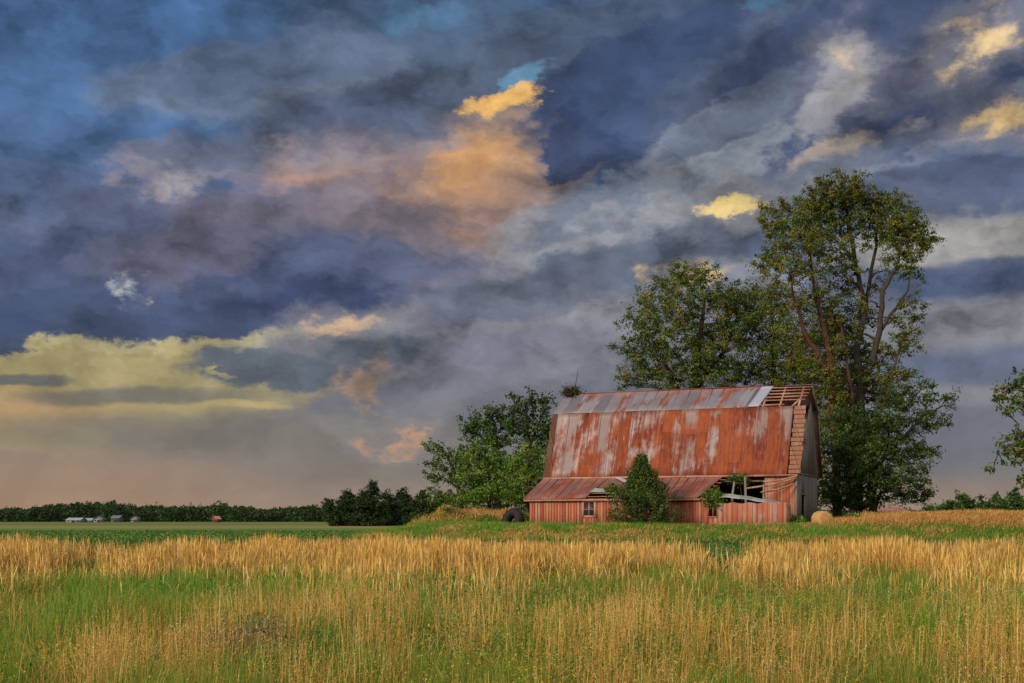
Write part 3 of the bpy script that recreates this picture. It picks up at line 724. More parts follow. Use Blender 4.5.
# the tall one
tree('cottonwood_tree', 'tallest tree, open crown on forked dark trunk behind right end of barn', 'tree', 124,
     [[(856, 512, 0, .7), (858, 470, 0, .58), (861, 430, 0, .5), (862, 395, 0, .44), (858, 350, .5, .34), (866, 310, 1, .28), (856, 265, 1, .22), (849, 225, 1.5, .22), (845, 195, 1.5, .1)],
      [(862, 392, 0, .4), (874, 360, -1, .32), (880, 325, -1.5, .28), (884, 290, -2, .22), (898, 262, -2, .15), (905, 225, -2, .08)],
      [(878, 335, -1.2, .2), (893, 312, -2, .16), (908, 290, -3, .1), (912, 262, -3, .06)],
      [(862, 330, .6, .22), (868, 290, 2, .2), (876, 245, 3, .15), (880, 205, 3, .07)],
      [(864, 440, 0, .2), (884, 405, -2, .16), (893, 375, -3, .12), (900, 345, -3, .07)]],
     [(822, 200, 26, 22, 1, 1.0), (845, 188, 30, 17, -1, 1.1), (838, 215, 36, 24, 2, 1.1), (865, 205, 24, 24, 0, .9), (890, 205, 22, 16, 0, .9), (902, 222, 26, 20, -2, 1.1),
      (885, 232, 30, 20, 2, 1.0), (915, 238, 20, 16, -2, .9), (926, 240, 16, 14, -1, .7), (905, 255, 22, 14, -3, .8), (818, 232, 22, 24, 3, .8), (838, 250, 24, 20, 0, .8), (850, 268, 18, 16, -1, .5),
      (915, 272, 16, 14, -3, .5), (888, 268, 14, 10, 1, .45), (876, 290, 12, 14, 1, .35), (905, 300, 16, 10, -3, .4), (843, 300, 14, 16, 2, .4), (852, 330, 12, 14, -2, .3),
      (906, 318, 16, 9, -3, .45), (918, 304, 12, 8, -3, .4), (898, 342, 18, 9, -3, .5), (880, 350, 10, 10, 0, .3), (912, 332, 12, 7, -3, .35), (866, 372, 16, 14, -2, .45), (888, 372, 16, 10, -2, .5), (842, 372, 14, 18, -1, .5),
      (868, 345, 14, 12, 2, .5), (845, 280, 16, 16, 3, .6), (858, 300, 12, 12, -2, .4), (850, 400, 16, 16, 2, .7), (880, 400, 20, 12, 2, .7), (838, 325, 16, 16, 3, .6), (893, 318, 10, 8, 1, .35),
      (840, 352, 24, 24, 4, 1.2), (846, 384, 26, 22, 4, 1.3), (826, 330, 18, 20, 4, 1.1), (872, 362, 18, 16, 4, .8), (884, 390, 22, 14, 3, 1), (855, 318, 14, 18, 4, .7), (872, 424, 22, 18, 3, .9), (842, 415, 24, 22, 4, 1), (895, 352, 20, 9, -2, .6), (906, 332, 18, 8, -2, .55), (893, 378, 22, 9, -2, .7), (855, 445, 26, 20, 3, 1), (868, 320, 10, 16, 3, .5), (922, 318, 9, 6, -3, .5), (914, 345, 14, 6, -3, .5), (905, 372, 16, 7, -3, .6)],
     G_OLIVE, leaf=.17, clump_r=.42, per=36, twig=4, dens=.92)
tree('cottonwood_tree', 'slender leaning tree with reddish trunk just left of the tallest tree', 'tree', 119,
     [[(838, 512, 0, .45), (836, 450, 0, .36), (834, 385, 0, .32), (829, 350, 0, .27), (819, 310, .5, .22), (813, 275, 1, .16), (806, 240, 1, .12), (800, 215, 1, .06)],
      [(836, 400, 0, .3), (822, 360, -1, .24), (806, 335, -1, .2), (794, 300, -1.5, .12), (788, 265, -2, .06)],
      [(848, 508, 1, .3), (850, 440, 1, .26), (852, 400, 1, .2), (846, 350, 1, .12), (840, 320, 1, .06)]],
     [(772, 222, 17, 18, 0, .75), (790, 215, 22, 18, 1, .8), (786, 240, 24, 20, -1, .85), (806, 238, 20, 24, 1, .8), (768, 262, 20, 14, 0, .8), (790, 272, 24, 18, -2, .85), (814, 272, 20, 18, 1, .7),
      (776, 300, 22, 16, 1, .8), (802, 305, 22, 18, -1, .75), (826, 300, 16, 20, 2, .6), (792, 335, 22, 18, 0, .7), (818, 345, 22, 18, 2, .65), (838, 345, 14, 18, 0, .45), (826, 375, 18, 16, -1, .6), (764, 208, 10, 8, 0, .5),
      (830, 400, 20, 18, 0, .9), (812, 390, 18, 16, 1, .9), (845, 425, 16, 16, 1, .7), (832, 322, 14, 14, 1, .6), (805, 365, 20, 16, 0, .8)],
     G_WARM, leaf=.16, clump_r=.42, per=36, bark=M_REDBARK, twig=4, dens=1.0)
# the broad ones behind the roof
tree('maple_tree', 'broad rounded tree rising behind the middle of the barn roof', 'tree', 128,
     [[(690, 512, 0, .6), (692, 440, 0, .5), (696, 385, 0, .4), (700, 340, 0, .3), (704, 300, 0, .14)], [(692, 420, 0, .3), (665, 370, -1, .2), (648, 340, -1, .08)], [(696, 390, 0, .3), (725, 350, 1, .2), (738, 315, 1, .08)]],
     [(676, 280, 26, 15, 1, .9), (700, 276, 26, 13, 0, .9), (655, 300, 26, 16, 0, .9), (690, 300, 34, 18, -2, 1), (722, 296, 28, 18, 1, 1), (640, 325, 24, 18, 0, .9), (668, 328, 30, 20, -2, 1.1), (704, 326, 32, 22, 2, 1.1), (735, 322, 26, 24, 0, 1.1),
      (628, 346, 19, 12, 0, .8), (652, 355, 30, 18, 1, 1.1), (686, 356, 34, 20, -1, 1.1), (722, 354, 32, 22, 0, 1.1), (640, 374, 26, 12, 0, 1), (625, 384, 14, 6, 0, .7), (670, 380, 32, 14, 0, 1.1), (710, 382, 34, 14, 0, 1.1)],
     G_WARM + G_MID + G_DEEP[:1], leaf=.17, clump_r=.46, per=38, twig=3, dens=.85)
tree('maple_tree', 'dark full tree between the broad rounded tree and the reddish trunk', 'tree', 131,
     [[(770, 512, 0, .5), (772, 430, 0, .42), (774, 370, 0, .32), (772, 320, 0, .16), (770, 290, 0, .06)], [(773, 400, 0, .25), (795, 360, 1, .14), (806, 335, 1, .06)]],
     [(756, 292, 22, 14, 0, .9), (742, 310, 22, 18, 1, 1), (772, 312, 26, 18, 0, 1), (760, 336, 32, 20, -1, 1.1), (792, 338, 26, 18, 1, 1), (776, 362, 36, 18, -1, 1.2), (745, 372, 30, 16, 0, 1.1), (806, 366, 24, 18, 0, 1), (790, 385, 36, 14, 0, 1.1), (800, 410, 24, 20, 1, 1), (820, 430, 24, 22, 0, 1), (812, 470, 26, 26, 0, 1), (816, 500, 24, 14, 0, 1)],
     G_MID + G_OLIVE[:2], leaf=.17, clump_r=.48, per=38, twig=3, dens=.9)
tree('box_elder_tree', 'low dark bushy tree with drooping branches at right gable of barn', 'tree', 112,
     [[(876, 516, 0, .4), (872, 480, 0, .34), (874, 440, 0, .26), (878, 405, 0, .14), (884, 385, 0, .06)], [(873, 470, 0, .24), (900, 440, -1, .16), (925, 415, -1, .08), (945, 405, -1, .04)], [(874, 480, 0, .2), (850, 440, 0, .14), (838, 410, 0, .06)]],
     [(895, 398, 26, 14, 0, .8), (918, 392, 22, 12, -1, .7), (936, 400, 20, 9, -1, .7), (952, 398, 11, 6, -1, .5), (910, 418, 32, 16, -1, 1), (936, 424, 16, 10, -1, .7), (880, 424, 28, 18, -2, 1), (850, 425, 24, 22, 0, 1), (834, 450, 20, 26, 0, 1.2),
      (862, 455, 34, 20, -2, 1.3), (895, 445, 32, 18, -1, 1.2), (920, 450, 20, 14, -2, .9), (842, 485, 26, 20, 0, 1.5), (870, 484, 32, 20, -1, 1.4), (902, 474, 26, 18, -2, 1.2), (922, 474, 14, 10, -2, .8), (925, 490, 12, 9, -1, .8), (905, 496, 22, 9, -1, 1), (836, 502, 16, 10, 0, 1.2), (862, 503, 24, 8, 0, 1.1)],
     G_DEEP + G_MID[:1], leaf=.17, clump_r=.46, per=38, twig=4, dens=.9)
# right edge: boughs reaching in from a tree that stands just outside the frame
tree('walnut_tree', 'boughs of a tree reaching in at the right edge of the photo', 'tree', 62,
     [[(1100, 600, 0, .42), (1102, 520, 0, .36), (1098, 440, 0, .3), (1094, 360, 0, .2), (1090, 300, 0, .08)], [(1100, 470, 0, .18), (1062, 440, -1, .12), (1030, 432, -1, .07), (1000, 444, -1, .02)], [(1096, 400, 0, .18), (1060, 385, 0, .11), (1025, 380, 0, .06), (998, 396, 0, .02)], [(1094, 350, 0, .15), (1150, 330, 0, .05)]],
     [(1012, 390, 22, 10, 0, .55), (1000, 398, 16, 7, 0, .5), (1020, 408, 16, 8, 0, .55), (1004, 412, 11, 5, 0, .4), (1026, 374, 14, 7, 0, .6), (1036, 395, 22, 22, 0, .8), (1018, 438, 16, 12, -1, .55), (1008, 452, 18, 9, -1, .5), (994, 466, 15, 6, -1, .4), (1022, 458, 16, 11, -1, .6), (1040, 445, 24, 24, -1, .8), (1026, 480, 14, 9, -1, .45),
      (1070, 400, 34, 40, 0, 1), (1100, 350, 50, 50, 0, 1), (1130, 400, 50, 50, 0, 1), (1090, 300, 44, 40, 0, 1), (1070, 460, 34, 30, 0, .9), (1125, 470, 44, 34, 0, 1)],
     G_OLIVE + G_MID, leaf=.15, clump_r=.27, per=22, twig=10, dens=.85)
# left group
tree('ash_tree', 'tall dark tree with lacy top just behind left end of barn', 'tree', 135,
     [[(528, 508, 0, .4), (528, 460, 0, .34), (527, 430, 0, .26), (526, 405, 0, .1)], [(528, 450, 0, .2), (540, 420, 0, .1), (545, 405, 0, .05)]],
     [(530, 400, 20, 10, 0, .7), (517, 408, 14, 8, 0, .6), (543, 404, 12, 10, 0, .7), (526, 420, 26, 13, 0, 1), (545, 425, 18, 16, 0, 1), (518, 438, 24, 12, 0, .8), (542, 448, 22, 14, 0, 1), (530, 468, 28, 16, 0, 1), (532, 495, 24, 14, 0, 1)],
     G_DEEP, leaf=.26, clump_r=.6, per=24, twig=5)
tree('oak_tree', 'rounded dark tree with flat crown left of the lacy-topped tree', 'tree', 140,
     [[(497, 508, 0, .4), (497, 460, 0, .34), (495, 430, 0, .24), (492, 415, 0, .1)], [(497, 450, 0, .2), (510, 432, 0, .1), (512, 420, 0, .05)], [(497, 452, 0, .2), (478, 434, 0, .1), (472, 428, 0, .05)]],
     [(495, 412, 22, 10, 0, 1), (478, 424, 20, 10, 0, 1), (506, 424, 22, 12, 0, 1), (466, 432, 12, 6, 0, .8), (488, 436, 24, 8, 0, .9), (500, 466, 26, 18, 0, .8), (475, 470, 22, 16, 0, .8), (488, 492, 30, 14, 0, 1)],
     G_DEEP, leaf=.26, clump_r=.6, per=26, twig=5)
tree('young_elm_tree', 'leaning branchy tree at the left edge of the green thicket', 'tree', 122,
     [[(462, 510, 0, .24), (458, 485, 0, .2), (450, 462, 0, .14), (440, 446, 0, .08), (432, 442, 0, .03)], [(459, 488, 0, .14), (445, 478, 0, .08), (432, 474, 0, .03)], [(458, 486, 0, .14), (470, 455, 0, .08), (474, 440, 0, .03)]],
     [(434, 446, 11, 6, 0, .8), (444, 454, 14, 7, 0, .8), (432, 462, 12, 5, 0, .7), (446, 468, 16, 6, 0, .8), (428, 474, 9, 5, 0, .7), (440, 480, 14, 5, 0, .7), (456, 458, 14, 10, 0, .9), (460, 478, 18, 10, 0, .9), (455, 496, 20, 8, 0, .9), (472, 450, 14, 12, 0, .8), (436, 494, 14, 7, 0, .8), (444, 504, 20, 6, 0, .9), (464, 500, 18, 7, 0, 1)],
     G_MID + G_LIME[2:], leaf=.2, clump_r=.4, per=20, twig=6)
tree('willow_tree', 'light green feathery tree in the middle of the thicket left of barn', 'tree', 119,
     [[(490, 510, 0, .2), (489, 485, 0, .16), (487, 460, 0, .1), (485, 445, 0, .04)]],
     [(484, 448, 16, 9, 0, .9), (474, 460, 18, 11, 0, .9), (496, 460, 20, 12, 0, 1), (484, 475, 26, 12, -1, 1.1), (505, 478, 18, 12, 0, 1), (466, 484, 16, 10, 0, .9), (490, 492, 26, 9, -1, 1), (478, 500, 22, 8, 0, 1), (505, 500, 20, 8, 0, 1)],
     G_LIME + G_MID[:1], leaf=.17, clump_r=.42, per=28, twig=6)
tree('willow_tree', 'light green willow pressed against the left end of the barn', 'tree', 117,
     [[(530, 510, 0, .2), (530, 485, 0, .16), (530, 465, 0, .1), (529, 448, 0, .04)]],
     [(530, 452, 14, 9, 0, .9), (520, 464, 15, 11, 0, .9), (538, 464, 14, 12, 0, 1), (528, 478, 18, 12, -1, 1.1), (512, 488, 14, 11, 0, 1), (538, 488, 12, 12, 0, 1), (522, 498, 18, 8, -1, 1)],
     G_LIME + G_WARM[:1], leaf=.17, clump_r=.42, per=28, twig=6)
tree('shrub', 'bright green low shrub at the foot of the thicket on the mound', 'shrub', 115,
     [[(492, 508, 0, .08), (492, 498, 0, .05), (493, 490, 0, .03)]],
     [(482, 494, 16, 6, 0, 1), (500, 490, 18, 8, 0, 1.1), (512, 497, 14, 6, 0, 1), (470, 499, 14, 5, 0, 1), (456, 501, 12, 4, 0, .8)],
     G_LIME, leaf=.15, clump_r=.32, per=26, twig=4)
# cedar in front of the lean-to
def build_cedar():
    Y = 93.5; b = P(642, 524, Y); b[2] = float(ground_z(b[0], b[1])) - .05
    root = empty('cedar_tree', b); tag(root, 'dark green bushy cedar growing in front of the lean-to wall', 'tree')
    H = 5.35; tm = MB(); lm = MB(); tm.tube([(0, 0, -.2), (.03, 0, 1.8), (-.02, .02, 3.6), (0, 0, H - .2)], [.17, .13, .08, .02], 8)
    n = 680
    for i in range(n):
        f = rng.random() ** .8; z = .15 + f * (H - .35)
        lobe = 1 + .09 * math.sin(z * 3.1 + 1) 
        rmax = 2.9 * (1 - f) ** 1.12 * (0.74 + .26 * min(1, f * 5 + .3)) * lobe
        a = rng.random() * 6.283; rr = rmax * (.35 + .65 * rng.random() ** .5) * (1 + .2 * math.sin(3 * a + 2 + z * 2)) * (1 + .75 * (rng.random() - .5))
        p = np.array([math.cos(a) * rr, math.sin(a) * rr, z + rr * .12])
        if i % 3 == 0: limb(tm, (0, 0, max(0, z - rr * .35)), p, .03, .008, .1, 4, 4)
        m = 60; t_ = rng.random((m, 1)); dirv = np.array([math.cos(a) * .32, math.sin(a) * .32, .72])
        cen = p + dirv * (t_ - .4) + rng.normal(size=(m, 3)) * .11
        g = np.array([(.05, .10, .024), (.07, .13, .028), (.12, .14, .034), (.038, .075, .022)][rng.integers(0, 4)]) * (1 + .2 * rng.normal())
        leaves(lm, cen, .11, np.clip(np.tile(g, (m, 1)), .004, 1), .5, np.tile(dirv, (m, 1)))
    tm.build('trunk', M_BARK, root, smooth=True); lm.build('crown', M_LEAF, root)
build_cedar()
def vine(name, label, cat, cen, ax, n, greens, leaf=.13, stems=()):
    root = empty(name, cen); tag(root, label, cat); lm = MB(); tm = MB()
    for s in stems: tm.tube(np.array(s), np.linspace(.04, .012, len(s)), 5)
    d = rng.normal(size=(n, 3)); d /= np.linalg.norm(d, axis=1)[:, None]; c = d * ax * (.3 + .75 * rng.random((n, 1)) ** .5)
    idx = np.repeat(np.arange(n), 20); g = np.array(greens)[rng.integers(0, len(greens), n)]
    leaves(lm, c[idx] + rng.normal(size=(n * 20, 3)) * .16, leaf, g[idx])
    tm.build('stem', M_BARK, root); lm.build('foliage', M_LEAF, root)
G_BROWN = [(.05, .045, .02), (.035, .045, .018), (.07, .045, .022)]
vine('climbing_vine', 'dark brown-green vine clump on left end of the barn ridge', 'vine', bw(.35, 4.7, 11.45), np.array([.95, .5, .42]), 60, G_BROWN, .13,
     [[(-.7, 0, -1.2), (-.55, -.1, -.6), (-.3, 0, -.1), (.2, 0, .1)], [(-.7, .2, -1.0), (-.2, .2, -.2), (.5, .1, .0)]])
vine('climbing_vine', 'green vine bush growing over the low wall beside the dark window', 'vine', bw(15.1, -4.0, 1.9), np.array([.85, .7, .75]), 90, G_LIME + G_MID, .15,
     [[(0, .1, -2.2), (.1, .1, -1.2), (.05, 0, -.3), (.3, 0, .4)], [(0, .1, -2.2), (-.2, .1, -1.2), (-.4, 0, -.2), (-.3, 0, .5)]])
vine('climbing_vine', 'thin green vine growing up through the lean-to roof hole', 'vine', bw(6.7, -3.2, 2.75), np.array([.6, .5, .45]), 34, G_LIME + G_MID, .13,
     [[(0, .1, -2.9), (.1, .1, -1.4), (.05, 0, -.3), (.2, 0, .3)]])
vine('climbing_vine', 'green vine hanging under the barn eave over the collapsed bay', 'vine', bw(16.3, -.6, 3.55), np.array([.9, .4, .3]), 34, G_MID, .13,
     [[(.2, 0, -3.5), (.25, 0, -1.6), (.05, 0, -.3), (-.5, 0, .1)]])
# little bushes at the wall foot
for (u, w, h_, lab, gr) in ((8.8, -4.9, .75, 'low brown weed clump against the lean-to just right of the cedar', G_BROWN + G_WARM), (L_ := 21.0, -2.4, .9, 'green weed bush in the gap between low wall and barn corner', G_LIME), (25.4, -1.5, .8, 'small pale green weed bush right of the hay bale', G_LIME + G_MID),
                         (-1.2, -2.6, 1.0, 'green weed bush between the black tyre and the lean-to', G_MID)):
    p = bw(u, w, 0); p[2] = float(ground_z(p[0], p[1]))
    vine('weed_bush', lab, 'bush', p + np.array([0, 0, h_ * .5]), np.array([.75, .6, h_ * .6]), 45, gr, .13, [[(0, 0, -h_ * .5), (.05, 0, 0), (.1, 0, h_ * .4)], [(0, 0, -h_ * .5), (-.2, .1, 0), (-.3, .1, h_ * .3)]])

for (px, Y, h_, lab, gr) in ((452, 109, 1.0, 'leafy green weed bush on the slope of the grassy mound, left of the tyre', G_MID), (486, 106, .9, 'yellow-green weed bush at the crest of the mound near the tyre', G_LIME + G_WARM), (425, 112, .8, 'small olive weed bush low on the left slope of the mound', G_WARM)):
    p = P(px, 515, Y); p[2] = float(ground_z(p[0], p[1]))
    vine('weed_bush', lab, 'bush', p + np.array([0, 0, h_ * .4]), np.array([1.1, .7, h_ * .6]), 55, gr, .12, [[(0, 0, -h_ * .5), (.05, 0, 0), (.1, 0, h_ * .4)], [(0, 0, -h_ * .5), (-.2, .1, 0), (-.3, .1, h_ * .3)]])
# middle-distance clump, each tree its own
CL = [(332, 497, 8, 'narrow dark tree at the left end of the far clump'), (345, 490, 11, 'second tree from left in the far clump, fuller than its narrow neighbour'), (357, 497, 10, 'short tree filling the dip left of the tallest in the far clump'), (371, 483, 14, 'tallest domed tree of the far clump in the left field'),
      (391, 491, 11, 'broad dark tree just right of the tallest in the far clump'), (406, 488, 11, 'rounded tree near the right end of the far clump'), (421, 490, 11, 'dark rounded tree at the right end of the far clump'), (437, 492, 10, 'dark tree showing behind the leaning branchy tree')]
for i, (px, top, r, lab) in enumerate(CL):
    Y = 300 + 12 * (i % 3); h_ = 521 - top
    lob = [(px + rng.uniform(-.5, .5) * r, top + h_ * f + 3, r * s, h_ * .22, rng.uniform(-2, 2), 1.2) for f, s in ((.12, .55), (.3, .85), (.45, .8), (.5, 1.0), (.72, 1.05), (.88, 1.1), (.95, 1.2))]
    tree('tree', lab, 'tree', Y, [[(px, 521, 0, .4), (px + 1, 521 - h_ * .5, 0, .25), (px, top + 6, 0, .08)]], lob, [(.024, .05, .016), (.030, .058, .018), (.02, .042, .016)], leaf=.36, clump_r=.7, per=40, twig=0, group='far clump of trees in the left field')
CR = [(932, 503, 7, 'small dark tree nearest the bushy tree on the right horizon'), (948, 499, 9, 'low rounded tree second from left on the right horizon'), (965, 492, 10, 'tallest rounded tree on the right horizon'), (982, 497, 8, 'dip-topped tree in the middle of the right horizon row'), (1000, 494, 9, 'dark tree below the hanging boughs on the right horizon'), (1016, 489, 10, 'dark tree at the very right end of the horizon row')]
for i, (px, top, r, lab) in enumerate(CR):
    Y = 270 + 10 * (i % 3); h_ = 516 - top
    lob = [(px + rng.uniform(-.5, .5) * r, top + h_ * f + 2, r * s, h_ * .24, rng.uniform(-2, 2), 1.2) for f, s in ((.15, .6), (.35, .9), (.5, 1.0), (.75, 1.1), (.9, 1.1))]
    tree('tree', lab, 'tree', Y, [[(px, 519, 0, .35), (px + 1, 519 - h_ * .5, 0, .2), (px, top + 5, 0, .06)]], lob, G_DEEP + G_MID[:1], leaf=.5, clump_r=.75, per=22, twig=0, group='row of trees on the right horizon')
# lone far tree by the red barn
tree('tree', 'tall dark tree standing out of the far wood above the red barn', 'tree', 690, [[(221, 521, 0, .6), (221, 510, 0, .4), (221, 503, 0, .1)]],
     [(220, 504, 6, 3, 0, 1), (217, 508, 7, 4, 0, 1), (224, 507, 7, 4, 0, 1), (221, 513, 10, 5, 0, 1), (226, 516, 8, 4, 0, 1)], G_DEEP, leaf=1.1, clump_r=2.2, per=14, twig=1)

# far wood on its low ridge
def vnoise1(x, s, seed):
    r = np.random.default_rng(seed).random(512); x = x / s + 60; i = np.floor(x).astype(int); f = x - i; f = f * f * (3 - 2 * f)
    return r[i % 512] * (1 - f) + r[(i + 1) % 512] * f
def far_wood():
    n = 9000; px = rng.uniform(-260, 1290, n)
    Y = rng.uniform(720, 980, n); x = (px - 512) / F * Y
    top = np.interp(px, [-260, 0, 60, 115, 180, 250, 330, 500, 800, 1290], [10, 12, 14.5, 16.5, 13, 12, 11.5, 11, 8, 9])    # crown top above horizon, px
    h_ = (top * (.80 + .45 * vnoise1(px, 26, 1) * .6 + .25 * vnoise1(px, 7, 2))) / F * 850 + 1.7 + rng.normal(size=n) * 1.0
    f = (Y - 720) / 260; zt = h_ * (.62 + .38 * f)
    mb = MB()
    lay = 5; idx = np.repeat(np.arange(n), lay * 9)
    k = rng.random(len(idx)) ** .8
    rad = 2.6 * np.sqrt(np.clip(1 - (k * 1.0) ** 2.5, .05, 1))
    a = rng.random(len(idx)) * 6.283
    cen = np.stack([x[idx] + np.cos(a) * rad * rng.random(len(idx)) ** .5, Y[idx] + np.sin(a) * rad, zt[idx] * k + rng.normal(size=len(idx)) * .3], 1)
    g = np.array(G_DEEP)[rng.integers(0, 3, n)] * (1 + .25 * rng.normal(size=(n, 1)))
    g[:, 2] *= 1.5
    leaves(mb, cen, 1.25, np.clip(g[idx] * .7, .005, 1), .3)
    tag(mb.build('far_wood', M_LEAF), 'dark wood along the far edge of the fields', 'wood', kind='stuff')
far_wood()
def hills():
    xs = np.linspace(-1500, 1500, 80); ys = np.array([960, 1100, 1400, 2200]); prof = [0, 1, 1.1, 0]
    mb = MB(); V = []
    for y, p_ in zip(ys, prof):
        for x in xs: V.append((x, y, -1 + p_ * (8 + 2 * math.sin(x * .008 + 2) + 2.5 * math.exp(-((x + 330) / 120) ** 2))))
    I = np.arange(len(V)).reshape(4, 80); q = np.stack([I[:-1, :-1], I[:-1, 1:], I[1:, 1:], I[1:, :-1]], -1).reshape(-1, 4); mb.add(V, q)
    tag(mb.build('hills', mat_plain('dark_hills', (.02, .035, .02), 1, .4, .02), smooth=True), 'low wooded ridge on the horizon', kind='structure')
hills()

# ------------------------------------------------------------------ far farm buildings
def farmhouse(name, label, cat, px0, px1, py_eave, py_ridge, Y, wall, roof, depth=8, door=True, gable=False, rz=0.0, base_py=None, group=None):
    c = P((px0 + px1) / 2, HY, Y); w = (px1 - px0) / F * Y; z0 = float(ground_z(c[0], c[1]))
    he = CH + (HY - py_eave) / F * Y - z0; hr = CH + (HY - py_ridge) / F * Y - z0
    root = empty(name, (c[0], Y, z0), rz); tag(root, label, cat, group)
    m = MB(); m.box(-w / 2, w / 2, 0, depth, -.3, he)
    if gable:
        for y in (0, depth): m.add([(-w / 2, y, he), (w / 2, y, he), (0, y, hr - .1), (0, y, hr - .1)], [[0, 1, 2, 3]])
    else:
        for x in (-w / 2, w / 2): m.add([(x, 0, he), (x, depth, he), (x, depth / 2, hr - .1), (x, depth / 2, hr - .1)], [[0, 1, 2, 3]])
    m.build('wall', wall, root); m = MB(); e = .4
    if gable:
        m.sheet((0, -e, hr), (0, depth + e, hr), (w / 2 + e, depth + e, he - .15), (w / 2 + e, -e, he - .15), 1, 1, .15); m.sheet((0, depth + e, hr), (0, -e, hr), (-w / 2 - e, -e, he - .15), (-w / 2 - e, depth + e, he - .15), 1, 1, .15)
    else:
        m.sheet((-w / 2 - e, depth / 2, hr), (w / 2 + e, depth / 2, hr), (w / 2 + e, -e, he - .15), (-w / 2 - e, -e, he - .15), 1, 1, .15); m.sheet((w / 2 + e, depth / 2, hr), (-w / 2 - e, depth / 2, hr), (-w / 2 - e, depth + e, he - .15), (w / 2 + e, depth + e, he - .15), 1, 1, .15)
    m.build('roof', roof, root)
    if door: m = MB(); m.box(-w * .12, w * .12, -.06, .0, 0, he * .72); m.build('door', M_DARK, root)
    for s in (-.33, .33): m = MB(); m.box(w * s - .5, w * s + .5, -.05, .0, he * .4, he * .7); m.build('window', M_DARK, root)
FG = 'farm buildings at the far wood'
farmhouse('machine_shed', 'long low white shed with pale blue roof, leftmost far building', 'shed', 66, 80, 520, 518, 640, M_WHITE, M_BLUEROOF, 10, group=FG)
farmhouse('machine_shed', 'short white shed between the long low shed and gabled shed', 'shed', 82, 91, 520.3, 518.4, 655, M_WHITE, M_BLUEROOF, 9, group=FG)
farmhouse('machine_shed', 'taller white gabled shed right of the two low sheds', 'shed', 94, 103, 519, 516, 640, M_WHITE, M_BLUEROOF, 12, gable=True, rz=.25, group=FG)
farmhouse('farm_house', 'dim grey house among dark trees between white sheds', 'house', 111, 119, 518, 515.6, 690, M_DARKROOF, M_DARKROOF, 9, group=FG)
farmhouse('farm_house', 'small white far house standing alone right of the sheds', 'house', 131, 138, 518.6, 516, 650, M_WHITE, M_BLUEROOF, 9, gable=True, rz=.2, group=FG)
farmhouse('red_barn', 'tiny far red barn with pink roof below the tall tree', 'barn', 211.5, 216.5, 519, 516.2, 640, M_REDSIDE, M_PINKROOF, 3.5, gable=True, rz=-.5, group=FG)
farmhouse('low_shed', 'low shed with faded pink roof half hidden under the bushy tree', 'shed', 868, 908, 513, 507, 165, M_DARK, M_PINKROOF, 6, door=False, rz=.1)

# ------------------------------------------------------------------ grasses
def vnoise(x, y, s, seed):
    """cheap smooth value noise"""
    r = np.random.default_rng(seed).random((64, 64)); x = x / s; y = y / s
    i, j = np.floor(x).astype(int), np.floor(y).astype(int); f, g = x - i, y - j; f = f * f * (3 - 2 * f); g = g * g * (3 - 2 * g)
    a, b_, c, d = r[i % 64, j % 64], r[(i + 1) % 64, j % 64], r[i % 64, (j + 1) % 64], r[(i + 1) % 64, (j + 1) % 64]
    return (a * (1 - f) + b_ * f) * (1 - g) + (c * (1 - f) + d * f) * g
def field_noise(x, y, s, seed): return .6 * vnoise(x, y, s, seed) + .28 * vnoise(x, y, s / 2.7, seed + 1) + .12 * vnoise(x, y, s / 6, seed + 2)
def blades(mb, x, y, h, w, lean, col, levels, widths, vary=.15, droop=.12, col0=None, cut=.62):
    n = len(x); z = ground_z(x, y) - .02; base = np.stack([x, y, z], 1)
    a = rng.normal(0, .75, n); la = rng.normal(.3, 1.9, n)
    ld = np.stack([np.cos(la), np.sin(la) * .6, np.zeros(n)], 1) * (lean * h)[:, None]
    wd = np.stack([np.cos(a), np.sin(a), np.zeros(n)], 1)
    lev = np.array(levels); k = len(lev); V = np.empty((n, k, 2, 3))
    for i, (t, ww) in enumerate(zip(lev, widths)):
        c = base + ld * t ** 1.9; c[:, 2] += h * (t - droop * lean * t ** 3)
        hw = (w * ww * .5)[:, None] * wd; V[:, i, 0] = c - hw; V[:, i, 1] = c + hw
    I = np.arange(n * k * 2).reshape(n, k, 2)
    q = np.stack([I[:, :-1, 0], I[:, :-1, 1], I[:, 1:, 1], I[:, 1:, 0]], -1).reshape(-1, 4)
    cc = np.clip(col * (1 + vary * rng.normal(size=(n, 1))), .004, 1); 
    if col0 is not None:
        c0 = np.clip(col0 * (1 + vary * rng.normal(size=(n, 1))), .004, 1); f = np.clip(lev / cut, 0, 1)[None, :, None] ** 1.5
        cc = (c0[:, None] * (1 - f) + cc[:, None] * f); cc = np.repeat(cc, 2, 1).reshape(-1, 3)
    else: cc = np.repeat(cc, k * 2, 0)
    mb.add(V.reshape(-1, 3), q, cc); return V[:, :, 0]
def scatter(y0, y1, dens, side=.50, keep=None):
    """points with even density per square metre over the wedge that the camera and its neighbours see"""
    n = int((y1 - y0) * (2 * (side * (y0 + y1) / 2 + 6)) * dens); y = rng.uniform(y0, y1, int(n * 1.6)); hw = side * y + 6
    y = y[rng.random(len(y)) < hw / hw.max()]; x = rng.uniform(-1, 1, len(y)) * (side * y + 6)
    if keep is not None: k = keep(x, y); x, y = x[k], y[k]
    return x, y
TAN = np.array([(.64, .40, .10), (.70, .49, .15), (.55, .31, .07), (.68, .49, .19), (.44, .27, .08)])
STEM = np.array([(.12, .15, .03), (.20, .17, .04), (.32, .20, .06), (.08, .13, .025), (.42, .25, .07)])
GRN = np.array([(.065, .21, .024), (.095, .25, .03), (.15, .27, .035), (.045, .145, .022), (.22, .28, .04)])
YEL = np.array([(.20, .28, .035), (.15, .26, .035), (.29, .30, .045)])
pick = lambda T, n: T[rng.integers(0, len(T), n)]
